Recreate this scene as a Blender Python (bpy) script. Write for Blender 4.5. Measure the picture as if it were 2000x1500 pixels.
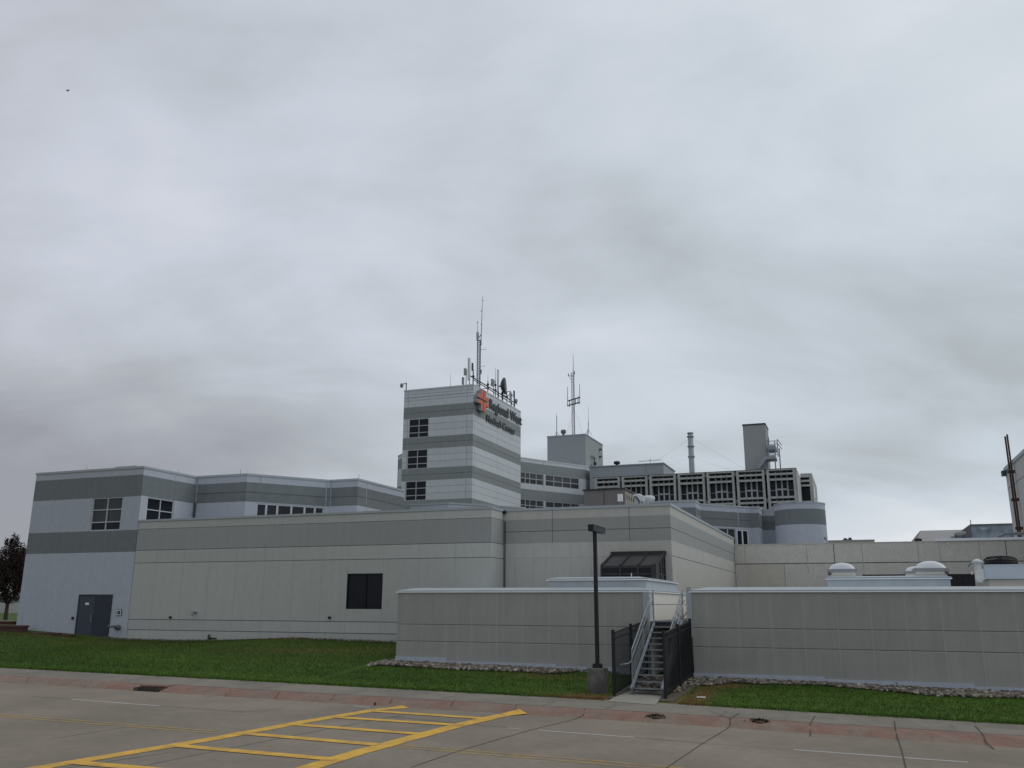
import bpy, math, random
import numpy as np
from math import sin, cos, radians, pi, hypot, sqrt
random.seed(7)
rng = np.random.default_rng(7)
scene = bpy.context.scene
for o in list(bpy.data.objects): bpy.data.objects.remove(o)

# ------------------------------------------------------------------ camera
FPX = 1715.0; TH = radians(14.1); RL = radians(-.2); AZ = radians(21); EYE = 2.76
R0 = np.array([1, 0, 0.]); U0 = np.array([0, -sin(TH), cos(TH)]); F0 = np.array([0, cos(TH), sin(TH)])
RT = cos(RL)*R0 - sin(RL)*U0; UP = sin(RL)*R0 + cos(RL)*U0
cam = bpy.data.cameras.new('camera'); camo = bpy.data.objects.new('camera', cam)
scene.collection.objects.link(camo); scene.camera = camo
from mathutils import Matrix, Vector
M = Matrix.Identity(4)
for i in range(3):
    M[i][0] = RT[i]; M[i][1] = UP[i]; M[i][2] = -F0[i]
M[2][3] = EYE
camo.matrix_world = M
cam.sensor_width = 36; cam.lens = FPX/2000*36; cam.clip_end = 6000; cam.clip_start = .1

# ------------------------------------------------------------------ world, sun, exposure
w = bpy.data.worlds.new('World'); scene.world = w; w.use_nodes = True
nt = w.node_tree; nt.nodes.clear()
def N(t, **k):
    n = nt.nodes.new(t)
    for a, b in k.items(): setattr(n, a, b)
    return n
SUN_EL, SUN_AZ = radians(50), radians(75)          # azimuth clockwise from +Y (camera heading)
sky = N('ShaderNodeTexSky', sky_type='NISHITA', sun_disc=False)
sky.sun_elevation = SUN_EL; sky.sun_rotation = SUN_AZ
def math_n(op, a=None, b=None, c=None, clamp=False):
    n = N('ShaderNodeMath', operation=op, use_clamp=clamp)
    for i, v in enumerate((a, b, c)):
        if v is None: continue
        if isinstance(v, (int, float)): n.inputs[i].default_value = v
        else: nt.links.new(v, n.inputs[i])
    return n.outputs[0]
tc = N('ShaderNodeTexCoord'); sep = N('ShaderNodeSeparateXYZ'); nt.links.new(tc.outputs['Generated'], sep.inputs[0])
X, Y_, Z_ = sep.outputs
zz = math_n('ADD', math_n('MAXIMUM', Z_, 0.0), 0.40)
com = N('ShaderNodeCombineXYZ'); nt.links.new(math_n('DIVIDE', X, zz), com.inputs[0]); nt.links.new(math_n('DIVIDE', Y_, zz), com.inputs[1])
def noise(vec, scale, detail, rough, loc=(0, 0, 0), sc=(1, 1, 1), dist=0.0):
    mp = N('ShaderNodeMapping'); mp.inputs['Location'].default_value = loc; mp.inputs['Scale'].default_value = sc
    nt.links.new(vec, mp.inputs[0])
    n = N('ShaderNodeTexNoise'); n.inputs['Scale'].default_value = scale; n.inputs['Detail'].default_value = detail
    n.inputs['Roughness'].default_value = rough; n.inputs['Distortion'].default_value = dist
    nt.links.new(mp.outputs[0], n.inputs['Vector']); return n.outputs['Fac']
n1 = noise(com.outputs[0], 1.0, 4, .5, (8.8, 17.1, 0), (1, 1, 1), .3)
n2 = noise(com.outputs[0], 3.0, 6, .58, (11.3, 6.2, 0), (.7, 1.2, 1), .4)
n3 = noise(com.outputs[0], .35, 2, .5, (1.2, 9.4, 0))
val = math_n('ADD', math_n('ADD', math_n('MULTIPLY', math_n('SUBTRACT', n1, .5), 1.15), math_n('MULTIPLY', math_n('SUBTRACT', n2, .5), .55)), math_n('MULTIPLY', math_n('SUBTRACT', n3, .5), .5))
# brighter towards the right and along the horizon there, darker at lower left
right = math_n('MULTIPLY', X, .16)
hor = math_n('MULTIPLY', math_n('POWER', math_n('SUBTRACT', 1.0, math_n('MAXIMUM', Z_, 0.0)), 9.0), math_n('ADD', .10, math_n('MULTIPLY', X, 1.35)))
up = math_n('MULTIPLY', math_n('POWER', math_n('MAXIMUM', Z_, 0.0), 1.5), .12)
low = math_n('MULTIPLY', math_n('EXPONENT', math_n('MULTIPLY', math_n('POWER', math_n('DIVIDE', math_n('SUBTRACT', Z_, .15), .075), 2.0), -1.0)), -.16)
fac = math_n('ADD', math_n('ADD', math_n('ADD', math_n('ADD', val, low), .545), math_n('ADD', right, hor)), up, clamp=True)
cr = N('ShaderNodeValToRGB'); e = cr.color_ramp.elements
e[0].position = .12; e[0].color = (.33, .34, .375, 1)
e[1].position = .95; e[1].color = (.83, .835, .87, 1)
m = e.new(.38); m.color = (.465, .495, .525, 1)
m = e.new(.58); m.color = (.605, .645, .71, 1)
nt.links.new(fac, cr.inputs[0])
bg1 = N('ShaderNodeBackground'); bg1.inputs[1].default_value = .1; nt.links.new(sky.outputs[0], bg1.inputs[0])
tn = N('ShaderNodeMix', data_type='RGBA', blend_type='MIX'); nt.links.new(math_n('MULTIPLY_ADD', X, .9, .5, clamp=True), tn.inputs[0]); tn.inputs[6].default_value = (1.0, .985, 1.005, 1); tn.inputs[7].default_value = (.975, 1.01, 1.0, 1)
tm_ = N('ShaderNodeMix', data_type='RGBA', blend_type='MULTIPLY'); tm_.inputs[0].default_value = 1; nt.links.new(cr.outputs[0], tm_.inputs[6]); nt.links.new(tn.outputs[2], tm_.inputs[7])
bg2 = N('ShaderNodeBackground'); bg2.inputs[1].default_value = 1.0; nt.links.new(tm_.outputs[2], bg2.inputs[0])
mx = N('ShaderNodeMixShader'); mx.inputs[0].default_value = .95
nt.links.new(bg1.outputs[0], mx.inputs[1]); nt.links.new(bg2.outputs[0], mx.inputs[2])
wo = N('ShaderNodeOutputWorld'); nt.links.new(mx.outputs[0], wo.inputs[0])
sl = bpy.data.lights.new('sun', 'SUN'); sl.energy = .5; sl.angle = radians(35); sl.color = (1, .97, .92)
so = bpy.data.objects.new('sun', sl); scene.collection.objects.link(so)
so.location = (0, 0, 40)
sd = Vector((sin(SUN_AZ)*cos(SUN_EL), cos(SUN_AZ)*cos(SUN_EL), sin(SUN_EL)))
so.rotation_euler = sd.to_track_quat('Z', 'Y').to_euler()
scene.view_settings.view_transform = 'Standard'; scene.view_settings.look = 'None'
scene.view_settings.exposure = 0; scene.view_settings.gamma = 1

# ------------------------------------------------------------------ site frame: s along the street, t away from it, z from eye level
CA, SA = cos(AZ), sin(AZ)
def W(s, t, z): return (s*CA + t*SA, -s*SA + t*CA, z + EYE)
def ray(x, y): return RT*(x-1000)/FPX + UP*(750-y)/FPX + F0
def rst(x, y):
    r = ray(x, y); return r[0]*CA - r[1]*SA, r[0]*SA + r[1]*CA, r[2]
def T(x, y, t):
    a, b, c = rst(x, y); k = t/b; return (a*k, t, c*k)
def S(x, y, s):
    a, b, c = rst(x, y); k = s/a; return (s, b*k, c*k)
def Zp(x, y, z):
    a, b, c = rst(x, y); k = z/c; return (a*k, b*k, z)
def hit(P0, P1, x, y):            # bearing survey onto a facade: distance along it and height
    a, b, c = rst(x, y); dx, dy = P1[0]-P0[0], P1[1]-P0[1]; L = hypot(dx, dy)
    nx, ny = dy/L, -dx/L
    k = (P0[0]*nx+P0[1]*ny)/(a*nx+b*ny)
    return ((a*k-P0[0])*dx/L + (b*k-P0[1])*dy/L, c*k)

# ------------------------------------------------------------------ materials
MATS = {}
def mat(name, col, rough=.85, noise_amt=.06, nscale=3.0, metal=0.0, streak=0.0, bump=0.0, bscale=40.0, col2=None, spec=.3, speck=0.0, speck_scale=60.0):
    m = bpy.data.materials.new(name); m.use_nodes = True; t_ = m.node_tree; ns, lk = t_.nodes, t_.links
    b = ns['Principled BSDF']; b.inputs['Roughness'].default_value = rough; b.inputs['Metallic'].default_value = metal
    b.inputs['Specular IOR Level'].default_value = spec
    co = ns.new('ShaderNodeTexCoord')
    n = ns.new('ShaderNodeTexNoise'); n.inputs['Scale'].default_value = nscale; n.inputs['Detail'].default_value = 6; n.inputs['Roughness'].default_value = .6
    lk.new(co.outputs['Object'], n.inputs['Vector'])
    r = ns.new('ShaderNodeMapRange'); r.inputs['From Min'].default_value = .3; r.inputs['From Max'].default_value = .7
    r.inputs['To Min'].default_value = 1-noise_amt; r.inputs['To Max'].default_value = 1+noise_amt
    lk.new(n.outputs['Fac'], r.inputs[0])
    fac = r.outputs[0]
    at_ = ns.new('ShaderNodeAttribute'); at_.attribute_name = 'tone'; mt_ = ns.new('ShaderNodeMath'); mt_.operation = 'MULTIPLY'; lk.new(fac, mt_.inputs[0]); lk.new(at_.outputs['Fac'], mt_.inputs[1]); fac = mt_.outputs[0]
    if streak:
        mp = ns.new('ShaderNodeMapping'); mp.inputs['Scale'].default_value = (3.2, 3.2, .22); lk.new(co.outputs['Object'], mp.inputs[0])
        n2 = ns.new('ShaderNodeTexNoise'); n2.inputs['Scale'].default_value = 1.3; n2.inputs['Detail'].default_value = 8; n2.inputs['Roughness'].default_value = .65
        lk.new(mp.outputs[0], n2.inputs['Vector'])
        r2 = ns.new('ShaderNodeMapRange'); r2.inputs['From Min'].default_value = .35; r2.inputs['From Max'].default_value = .75
        r2.inputs['To Min'].default_value = 1+streak*.4; r2.inputs['To Max'].default_value = 1-streak; lk.new(n2.outputs['Fac'], r2.inputs[0])
        mu = ns.new('ShaderNodeMath'); mu.operation = 'MULTIPLY'; lk.new(fac, mu.inputs[0]); lk.new(r2.outputs[0], mu.inputs[1]); fac = mu.outputs[0]
    if speck:
        n3 = ns.new('ShaderNodeTexNoise'); n3.inputs['Scale'].default_value = speck_scale; n3.inputs['Detail'].default_value = 3; lk.new(co.outputs['Object'], n3.inputs['Vector'])
        r3 = ns.new('ShaderNodeMapRange'); r3.inputs['From Min'].default_value = .35; r3.inputs['From Max'].default_value = .65
        r3.inputs['To Min'].default_value = 1-speck; r3.inputs['To Max'].default_value = 1+speck; lk.new(n3.outputs['Fac'], r3.inputs[0])
        mu = ns.new('ShaderNodeMath'); mu.operation = 'MULTIPLY'; lk.new(fac, mu.inputs[0]); lk.new(r3.outputs[0], mu.inputs[1]); fac = mu.outputs[0]
    vm = ns.new('ShaderNodeVectorMath'); vm.operation = 'SCALE'; lk.new(fac, vm.inputs['Scale'])
    if col2:
        mixc = ns.new('ShaderNodeMix'); mixc.data_type = 'RGBA'
        n4 = ns.new('ShaderNodeTexNoise'); n4.inputs['Scale'].default_value = nscale*.37; n4.inputs['Detail'].default_value = 5; n4.inputs['Roughness'].default_value = .65
        lk.new(co.outputs['Object'], n4.inputs['Vector'])
        r4 = ns.new('ShaderNodeMapRange'); r4.inputs['From Min'].default_value = .42; r4.inputs['From Max'].default_value = .62; lk.new(n4.outputs['Fac'], r4.inputs[0])
        lk.new(r4.outputs[0], mixc.inputs[0]); mixc.inputs[6].default_value = (*col, 1); mixc.inputs[7].default_value = (*col2, 1)
        lk.new(mixc.outputs[2], vm.inputs[0])
    else: vm.inputs[0].default_value = col
    lk.new(vm.outputs[0], b.inputs['Base Color'])
    if bump:
        nb = ns.new('ShaderNodeTexNoise'); nb.inputs['Scale'].default_value = bscale; nb.inputs['Detail'].default_value = 4; lk.new(co.outputs['Object'], nb.inputs['Vector'])
        bp = ns.new('ShaderNodeBump'); bp.inputs['Strength'].default_value = bump; bp.inputs['Distance'].default_value = .02
        lk.new(nb.outputs['Fac'], bp.inputs['Height']); lk.new(bp.outputs[0], b.inputs['Normal'])
    MATS[name] = m; return m
mat('white_stucco', (.42, .445, .495), noise_amt=.05, streak=.05, bump=.25)
mat('band_green', (.172, .190, .194), noise_amt=.07, streak=.10, bump=.25)
mat('tower_white', (.58, .61, .64), noise_amt=.04, streak=.06, bump=.15)
mat('tower_band', (.26, .282, .286), noise_amt=.05, streak=.10, bump=.15)
mat('joint_dark', (.11, .115, .12), noise_amt=.2)
mat('joint_grey', (.30, .33, .37), noise_amt=.2)
mat('joint_light', (.365, .362, .335), noise_amt=.1)
mat('joint_faint', (.33, .34, .33), noise_amt=.1)
mat('beige_panel', (.448, .455, .430), noise_amt=.035, streak=.05, bump=.2, speck=.03)
mat('beige_band', (.322, .332, .322), noise_amt=.03, streak=.05, bump=.2)
mat('tan_panel', (.468, .456, .420), noise_amt=.05, streak=.06, bump=.3, speck=.05)
mat('tan_band', (.32, .322, .305), noise_amt=.03, streak=.03, bump=.2)
mat('annex_panel', (.330, .326, .306), noise_amt=.05, streak=.09, bump=.35, speck=.05, nscale=1.2)
mat('annex_base', (.42, .46, .52), noise_amt=.06, streak=.08)
mat('aggregate', (.545, .520, .470), noise_amt=.06, streak=.05, bump=.5, bscale=25, speck=.09, speck_scale=16)
mat('aggregate_smooth', (.50, .47, .40), noise_amt=.05)
mat('coping', (.36, .395, .415), rough=.5, noise_amt=.05, nscale=.8)
mat('drip_edge', (.86, .88, .90), rough=.35, noise_amt=.03)
mat('membrane', (.45, .50, .53), rough=.7, noise_amt=.07)
mat('white_paint', (.80, .78, .72), noise_amt=.04, streak=.06)
mat('precast', (.43, .435, .43), noise_amt=.12, streak=.25, bump=.4)
mat('precast_dark', (.045, .043, .045), noise_amt=.2)
mat('penthouse', (.325, .345, .35), noise_amt=.04, streak=.05)
mat('metal_blue', (.31, .345, .37), rough=.6, noise_amt=.04, streak=.06)
mat('brown_metal', (.17, .155, .145), rough=.6, noise_amt=.05, streak=.05)
mat('brown_light', (.30, .275, .245), rough=.6, noise_amt=.06)
mat('ac_grey', (.50, .54, .60), rough=.5, noise_amt=.03, streak=.04)
mat('white_metal', (.72, .74, .74), rough=.45, noise_amt=.04)
mat('window_frame', (.46, .48, .51), rough=.5, noise_amt=.05)
mat('glass_dark', (.014, .016, .023), rough=.1, noise_amt=.35, nscale=.6, spec=.22)
mat('glass_blind', (.075, .082, .090), rough=.25, noise_amt=.12, nscale=.8, spec=.4)
mat('glass_tint', (.045, .052, .056), rough=.2, noise_amt=.3, nscale=.7, spec=.4)
mat('black_metal', (.016, .017, .020), rough=.45, noise_amt=.2)
mat('bronze', (.035, .033, .034), rough=.45, noise_amt=.2)
mat('galv', (.22, .245, .265), rough=.45, noise_amt=.15, nscale=12, metal=.35)
mat('galv_dark', (.12, .125, .13), rough=.6, noise_amt=.2)
mat('dark_steel', (.055, .06, .065), rough=.55, noise_amt=.2)
mat('rust', (.075, .04, .032), rough=.8, noise_amt=.4, nscale=8)
mat('antenna_white', (.60, .63, .62), rough=.5)
mat('antenna_grey', (.30, .33, .33), rough=.5)
mat('mast_steel', (.22, .24, .26), rough=.5)
mat('mast_pale', (.52, .50, .53), rough=.5)
mat('cross_red', (.62, .135, .085), rough=.5, noise_amt=.04)
mat('sign_dark', (.05, .06, .062), rough=.55, noise_amt=.1)
mat('sign_side', (.33, .35, .36), rough=.5)
mat('door_blue', (.034, .041, .060), rough=.5, noise_amt=.06)
mat('door_blue_light', (.055, .065, .090), rough=.5, noise_amt=.06)
mat('concrete_base', (.12, .115, .105), noise_amt=.3, nscale=5, streak=.2, bump=.6, bscale=30, col2=(.065, .065, .058))
mat('road', (.238, .202, .156), noise_amt=.09, nscale=.45, streak=.13, bump=.3, bscale=60, speck=.07, speck_scale=35, col2=(.190, .163, .126))
mat('sidewalk', (.222, .199, .162), noise_amt=.10, nscale=1.2, streak=.12, bump=.3, bscale=50, speck=.06, speck_scale=30, col2=(.170, .156, .128))
mat('slab', (.285, .275, .235), noise_amt=.06, nscale=2, bump=.2)
mat('kerb_red', (.215, .125, .095), noise_amt=.16, nscale=2.5, bump=.3, speck=.12, speck_scale=22, col2=(.205, .160, .125))
mat('yellow', (.66, .39, .060), noise_amt=.10, nscale=4, speck=.10, speck_scale=25, col2=(.47, .285, .075))
mat('yellow_worn', (.36, .235, .08), noise_amt=.2, nscale=6, col2=(.25, .20, .13))
mat('line_white', (.38, .37, .35), noise_amt=.12, nscale=6)
mat('crack', (.065, .058, .05), noise_amt=.4, nscale=8)
mat('crack_soft', (.15, .14, .13), noise_amt=.3, nscale=4)
mat('glass_canopy', (.040, .044, .045), rough=.25, noise_amt=.25, nscale=1.2, spec=.25)
mat('grime', (.19, .205, .22), noise_amt=.5, nscale=5)
mat('soil', (.10, .085, .065), noise_amt=.25, nscale=6, bump=.6)
mat('brick', (.085, .038, .034), noise_amt=.25, nscale=9, bump=.4)
mat('brick_cap', (.11, .055, .05), noise_amt=.15, nscale=6)
mat('debris', (.055, .038, .026), noise_amt=.4, nscale=10)
mat('bark', (.06, .05, .042), noise_amt=.3, nscale=9, bump=.6)
mat('clear_dome', (.56, .58, .60), rough=.25, noise_amt=.03, spec=.5)
mat('skylight_rim', (.30, .31, .33), rough=.5)
mat('far_grey', (.34, .33, .32), noise_amt=.04)
mat('roof_gravel', (.27, .26, .24), noise_amt=.1, nscale=4)
def crinkle():
    m = mat('foil', (.23, .27, .31), rough=.38, noise_amt=.45, nscale=1.6, metal=.3, bump=.8, bscale=2)
crinkle()
def attr_mat(name, base_rough=.9, variation=.25):
    m = bpy.data.materials.new(name); m.use_nodes = True; t_ = m.node_tree; ns, lk = t_.nodes, t_.links
    b = ns['Principled BSDF']; b.inputs['Roughness'].default_value = base_rough; b.inputs['Specular IOR Level'].default_value = .15
    a = ns.new('ShaderNodeAttribute'); a.attribute_name = 'tint'
    co = ns.new('ShaderNodeTexCoord'); n = ns.new('ShaderNodeTexNoise'); n.inputs['Scale'].default_value = 5; n.inputs['Detail'].default_value = 7; lk.new(co.outputs['Object'], n.inputs['Vector'])
    r = ns.new('ShaderNodeMapRange'); r.inputs['From Min'].default_value = .3; r.inputs['From Max'].default_value = .7
    r.inputs['To Min'].default_value = 1-variation; r.inputs['To Max'].default_value = 1+variation; lk.new(n.outputs['Fac'], r.inputs[0])
    vm = ns.new('ShaderNodeVectorMath'); vm.operation = 'SCALE'; lk.new(a.outputs['Color'], vm.inputs[0]); lk.new(r.outputs[0], vm.inputs['Scale'])
    lk.new(vm.outputs[0], b.inputs['Base Color']); MATS[name] = m
attr_mat('lawn_tint'); attr_mat('leaf_tint', .7, .2); attr_mat('rock_tint', .85, .15)

# ------------------------------------------------------------------ helpers
ORG = {}
def props(o, label=None, cat=None, group=None, kind=None):
    if label: o['label'] = label
    if cat: o['category'] = cat
    if group: o['group'] = group
    if kind: o['kind'] = kind
    return o
def thing(name, label, cat, org, group=None):
    o = bpy.data.objects.new(name, None); scene.collection.objects.link(o)
    o.location = W(*org); o.rotation_euler = (0, 0, -AZ); o.empty_display_size = .3
    ORG[o] = tuple(org); return props(o, label, cat, group)
class MB:
    def __init__(s): s.v = []; s.f = []; s.m = []; s.sm = []; s.tn = {}
    def face(s, pts, mi=0, smooth=False):
        n = len(s.v); s.v += [tuple(p) for p in pts]; s.f.append(tuple(range(n, n+len(pts)))); s.m.append(mi); s.sm.append(smooth)
    def mesh(s, vs, fs, mi=0, smooth=False):
        n = len(s.v); s.v += [tuple(p) for p in vs]
        for f in fs: s.f.append(tuple(n+i for i in f)); s.m.append(mi); s.sm.append(smooth)
    def box(s, a, b, mi=0):
        (x0, x1), (y0, y1), (z0, z1) = [sorted(p) for p in zip(a, b)]
        s.mesh([(x0,y0,z0),(x1,y0,z0),(x1,y1,z0),(x0,y1,z0),(x0,y0,z1),(x1,y0,z1),(x1,y1,z1),(x0,y1,z1)],
               [(3,2,1,0),(4,5,6,7),(0,1,5,4),(1,2,6,5),(2,3,7,6),(3,0,4,7)], mi)
    def bar(s, p, q, wd, ht, mi=0, up=(0, 0, 1)):        # rectangular bar between two points
        p, q = Vector(p), Vector(q); d = (q-p).normalized(); u = Vector(up)
        if abs(d.dot(u)) > .98: u = Vector((0, 1, 0))
        sd_ = d.cross(u).normalized(); u = sd_.cross(d).normalized()
        a = sd_*wd/2; b = u*ht/2
        s.mesh([p-a-b, p+a-b, p+a+b, p-a+b, q-a-b, q+a-b, q+a+b, q-a+b],
               [(0,1,2,3),(7,6,5,4),(4,5,1,0),(5,6,2,1),(6,7,3,2),(7,4,0,3)], mi)
    def tube(s, p, q, r, n=8, mi=0, r2=None, cap=True):
        p, q = Vector(p), Vector(q); d = (q-p).normalized(); u = Vector((0, 0, 1))
        if abs(d.z) > .98: u = Vector((1, 0, 0))
        a = d.cross(u).normalized(); b = d.cross(a); r2 = r if r2 is None else r2
        vs = [p+(a*cos(2*pi*i/n)+b*sin(2*pi*i/n))*r for i in range(n)] + [q+(a*cos(2*pi*i/n)+b*sin(2*pi*i/n))*r2 for i in range(n)]
        s.mesh(vs, [(i, n+i, n+(i+1) % n, (i+1) % n) for i in range(n)], mi, n > 5)
        if cap: s.mesh(vs[:n], [tuple(range(n))], mi); s.mesh(vs[n:], [tuple(range(n))[::-1]], mi)
    def path(s, pts, r, n=8, mi=0):
        for a, b in zip(pts[:-1], pts[1:]): s.tube(a, b, r, n, mi)
    def lathe(s, c, prof, n=24, mi=0, smooth=True):      # prof: (radius, z offset)
        vs = []; k = len(prof)
        for r, z in prof:
            for i in range(n): vs.append((c[0]+r*cos(2*pi*i/n), c[1]+r*sin(2*pi*i/n), c[2]+z))
        fs = [(j*n+i, j*n+(i+1) % n, (j+1)*n+(i+1) % n, (j+1)*n+i) for j in range(k-1) for i in range(n)]
        s.mesh(vs, fs, mi, smooth)
    def prism(s, poly, z0, z1, mi=0, sides=True, top=True, bottom=True):
        n = len(poly)
        if top: s.face([(p[0], p[1], z1) for p in poly], mi)
        if bottom: s.face([(p[0], p[1], z0) for p in poly][::-1], mi)
        if sides:
            for i in range(n):
                a, b = poly[i], poly[(i+1) % n]
                s.face([(a[0],a[1],z0),(b[0],b[1],z0),(b[0],b[1],z1),(a[0],a[1],z1)], mi)
    def build(s, name, mats, parent=None, org=None):
        if isinstance(mats, str): mats = [mats]
        if parent is not None: o0 = ORG[parent]
        else: o0 = org or (0, 0, 0)
        me = bpy.data.meshes.new(name)
        me.from_pydata([(x-o0[0], y-o0[1], z-o0[2]) for x, y, z in s.v], [], s.f)
        for k in mats: me.materials.append(MATS[k])
        me.polygons.foreach_set('material_index', s.m); me.polygons.foreach_set('use_smooth', s.sm)
        ta_ = me.attributes.new('tone', 'FLOAT', 'FACE'); ta_.data.foreach_set('value', [s.tn.get(i, 1.0) for i in range(len(s.f))])
        me.update(); ob = bpy.data.objects.new(name, me); scene.collection.objects.link(ob)
        if parent is not None: ob.parent = parent; ORG[ob] = o0
        else: ob.location = W(*o0); ob.rotation_euler = (0, 0, -AZ); ORG[ob] = o0
        return ob
def offset(poly, d, closed=True):          # outward offset of a counter-clockwise polygon (positive = out)
    n = len(poly); out = []
    for i in range(n):
        a, b, c = poly[i-1], poly[i], poly[(i+1) % n]
        def nrm(p, q):
            L = hypot(q[0]-p[0], q[1]-p[1]); return ((q[1]-p[1])/L, -(q[0]-p[0])/L)
        n1_, n2_ = nrm(a, b), nrm(b, c)
        if not closed and i == 0: n1_ = n2_
        if not closed and i == n-1: n2_ = n1_
        k = 1+n1_[0]*n2_[0]+n1_[1]*n2_[1]
        out.append((b[0]+d*(n1_[0]+n2_[0])/k, b[1]+d*(n1_[1]+n2_[1])/k))
    return out
def ring(mb, poly, d_out, d_in, z0, z1, mi=0, slope=0.0):
    A, B = offset(poly, d_out), offset(poly, -d_in); n = len(poly)
    for i in range(n):
        j = (i+1) % n; a0, a1, b0, b1 = A[i], A[j], B[i], B[j]
        mb.face([(*a0,z0),(*a1,z0),(*a1,z1),(*a0,z1)], mi)
        mb.face([(*a0,z1),(*a1,z1),(*b1,z1+slope),(*b0,z1+slope)], mi)
        mb.face([(*b0,z1+slope),(*b1,z1+slope),(*b1,z0),(*b0,z0)], mi)
        mb.face([(*a1,z0),(*a0,z0),(*b0,z0),(*b1,z0)], mi)
def wall_face(mb, P0, P1, z0, z1, rows, vj=(), hj=(), ops=(), depth=.14, reveal=0):
    dx, dy = P1[0]-P0[0], P1[1]-P0[1]; L = hypot(dx, dy); dx /= L; dy /= L; nx, ny = dy, -dx
    xs = {0.0, L}; zs = {z0, z1}
    for a, wd, mi, lo, hi in vj: xs |= {a-wd/2, a+wd/2}; zs |= {lo, hi}
    for z, wd, mi in hj: zs |= {z-wd/2, z+wd/2}
    for lo, hi, mi in rows: zs |= {lo, hi}
    for a0, a1, b0, b1 in ops: xs |= {a0, a1}; zs |= {b0, b1}
    xs = sorted(x for x in xs if -1e-6 <= x <= L+1e-6); zs = sorted(z for z in zs if z0-1e-6 <= z <= z1+1e-6)
    def P(a, z, d=0): return (P0[0]+dx*a-nx*d, P0[1]+dy*a-ny*d, z)
    for i in range(len(xs)-1):
        for j in range(len(zs)-1):
            if xs[i+1]-xs[i] < 1e-5 or zs[j+1]-zs[j] < 1e-5: continue
            a = (xs[i]+xs[i+1])/2; z = (zs[j]+zs[j+1])/2
            if any(p[0] < a < p[1] and p[2] < z < p[3] for p in ops): continue
            mi = 0
            for lo, hi, k in rows:
                if lo < z < hi: mi = k
            for zc, wd, k in hj:
                if abs(z-zc) < wd/2: mi = k
            for ac, wd, k, lo, hi in vj:
                if abs(a-ac) < wd/2 and lo < z < hi: mi = k
            key = (sum(1 for v_ in vj if v_[0] < a), sum(1 for v_ in hj if v_[0] < z), round(P0[0]))
            mb.tn[len(mb.f)] = 1.0+.035*math.sin(12.9898*key[0]+78.233*key[1]+3.1*key[2])
            mb.face([P(xs[i],zs[j]), P(xs[i+1],zs[j]), P(xs[i+1],zs[j+1]), P(xs[i],zs[j+1])], mi)
    for a0, a1, b0, b1 in ops:
        mb.face([P(a0,b0),P(a1,b0),P(a1,b0,depth),P(a0,b0,depth)], reveal)
        mb.face([P(a0,b1,depth),P(a1,b1,depth),P(a1,b1),P(a0,b1)], reveal)
        mb.face([P(a0,b0),P(a0,b0,depth),P(a0,b1,depth),P(a0,b1)], reveal)
        mb.face([P(a1,b0,depth),P(a1,b0),P(a1,b1),P(a1,b1,depth)], reveal)
    return P
def window(root, P0, P1, op, cols, rows, fw=.06, mw=.05, depth=.08, frame='window_frame', glass='glass_dark', name='window', glass2=None, upper=0, label=None):
    """frame with mullions (the window) and its glass (a child); cols/rows are inner division fractions from the left / top"""
    dx, dy = P1[0]-P0[0], P1[1]-P0[1]; L = hypot(dx, dy); dx /= L; dy /= L; nx, ny = dy, -dx
    a0, a1, z0, z1 = op; f = MB(); g = MB()
    def bx(mb, p0, p1, q0, q1, d0, d1, mi=0):
        c = [(P0[0]+dx*a-nx*d, P0[1]+dy*a-ny*d) for a, d in ((p0,d0),(p1,d0),(p1,d1),(p0,d1))]
        mb.prism(c, q0, q1, mi)
    e_ = .004
    bx(f, a0+e_, a1-e_, z1-fw, z1-e_, depth-.05, depth+.03); bx(f, a0+e_, a1-e_, z0+e_, z0+fw, depth-.055, depth+.03)
    bx(f, a0+e_, a0+fw, z0+fw, z1-fw, depth-.05, depth+.03); bx(f, a1-fw, a1-e_, z0+fw, z1-fw, depth-.05, depth+.03)
    cs = [a0+(a1-a0)*c for c in cols]; rs = [z1-(z1-z0)*r for r in rows]
    for c in cs: bx(f, c-mw/2, c+mw/2, z0+fw, z1-fw, depth-.045, depth+.03)
    for r in rs: bx(f, a0+fw, a1-fw, r-mw/2, r+mw/2, depth-.04, depth+.028)
    fo = f.build(name, frame, root)
    if label: fo['label'] = label
    xs = [a0+fw*.5]+cs+[a1-fw*.5]; zs = [z1-fw*.5]+rs+[z0+fw*.5]
    for j in range(len(zs)-1):
        for i in range(len(xs)-1):
            c = [(P0[0]+dx*a-nx*(depth+.012), P0[1]+dy*a-ny*(depth+.012)) for a in (xs[i], xs[i+1])]
            mi = 1 if (glass2 and j < upper) else 0
            g.face([(*c[0],zs[j+1]),(*c[1],zs[j+1]),(*c[1],zs[j]),(*c[0],zs[j])], mi)
    g.build('pane', [glass]+([glass2] if glass2 else []), fo)
    return fo
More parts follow.
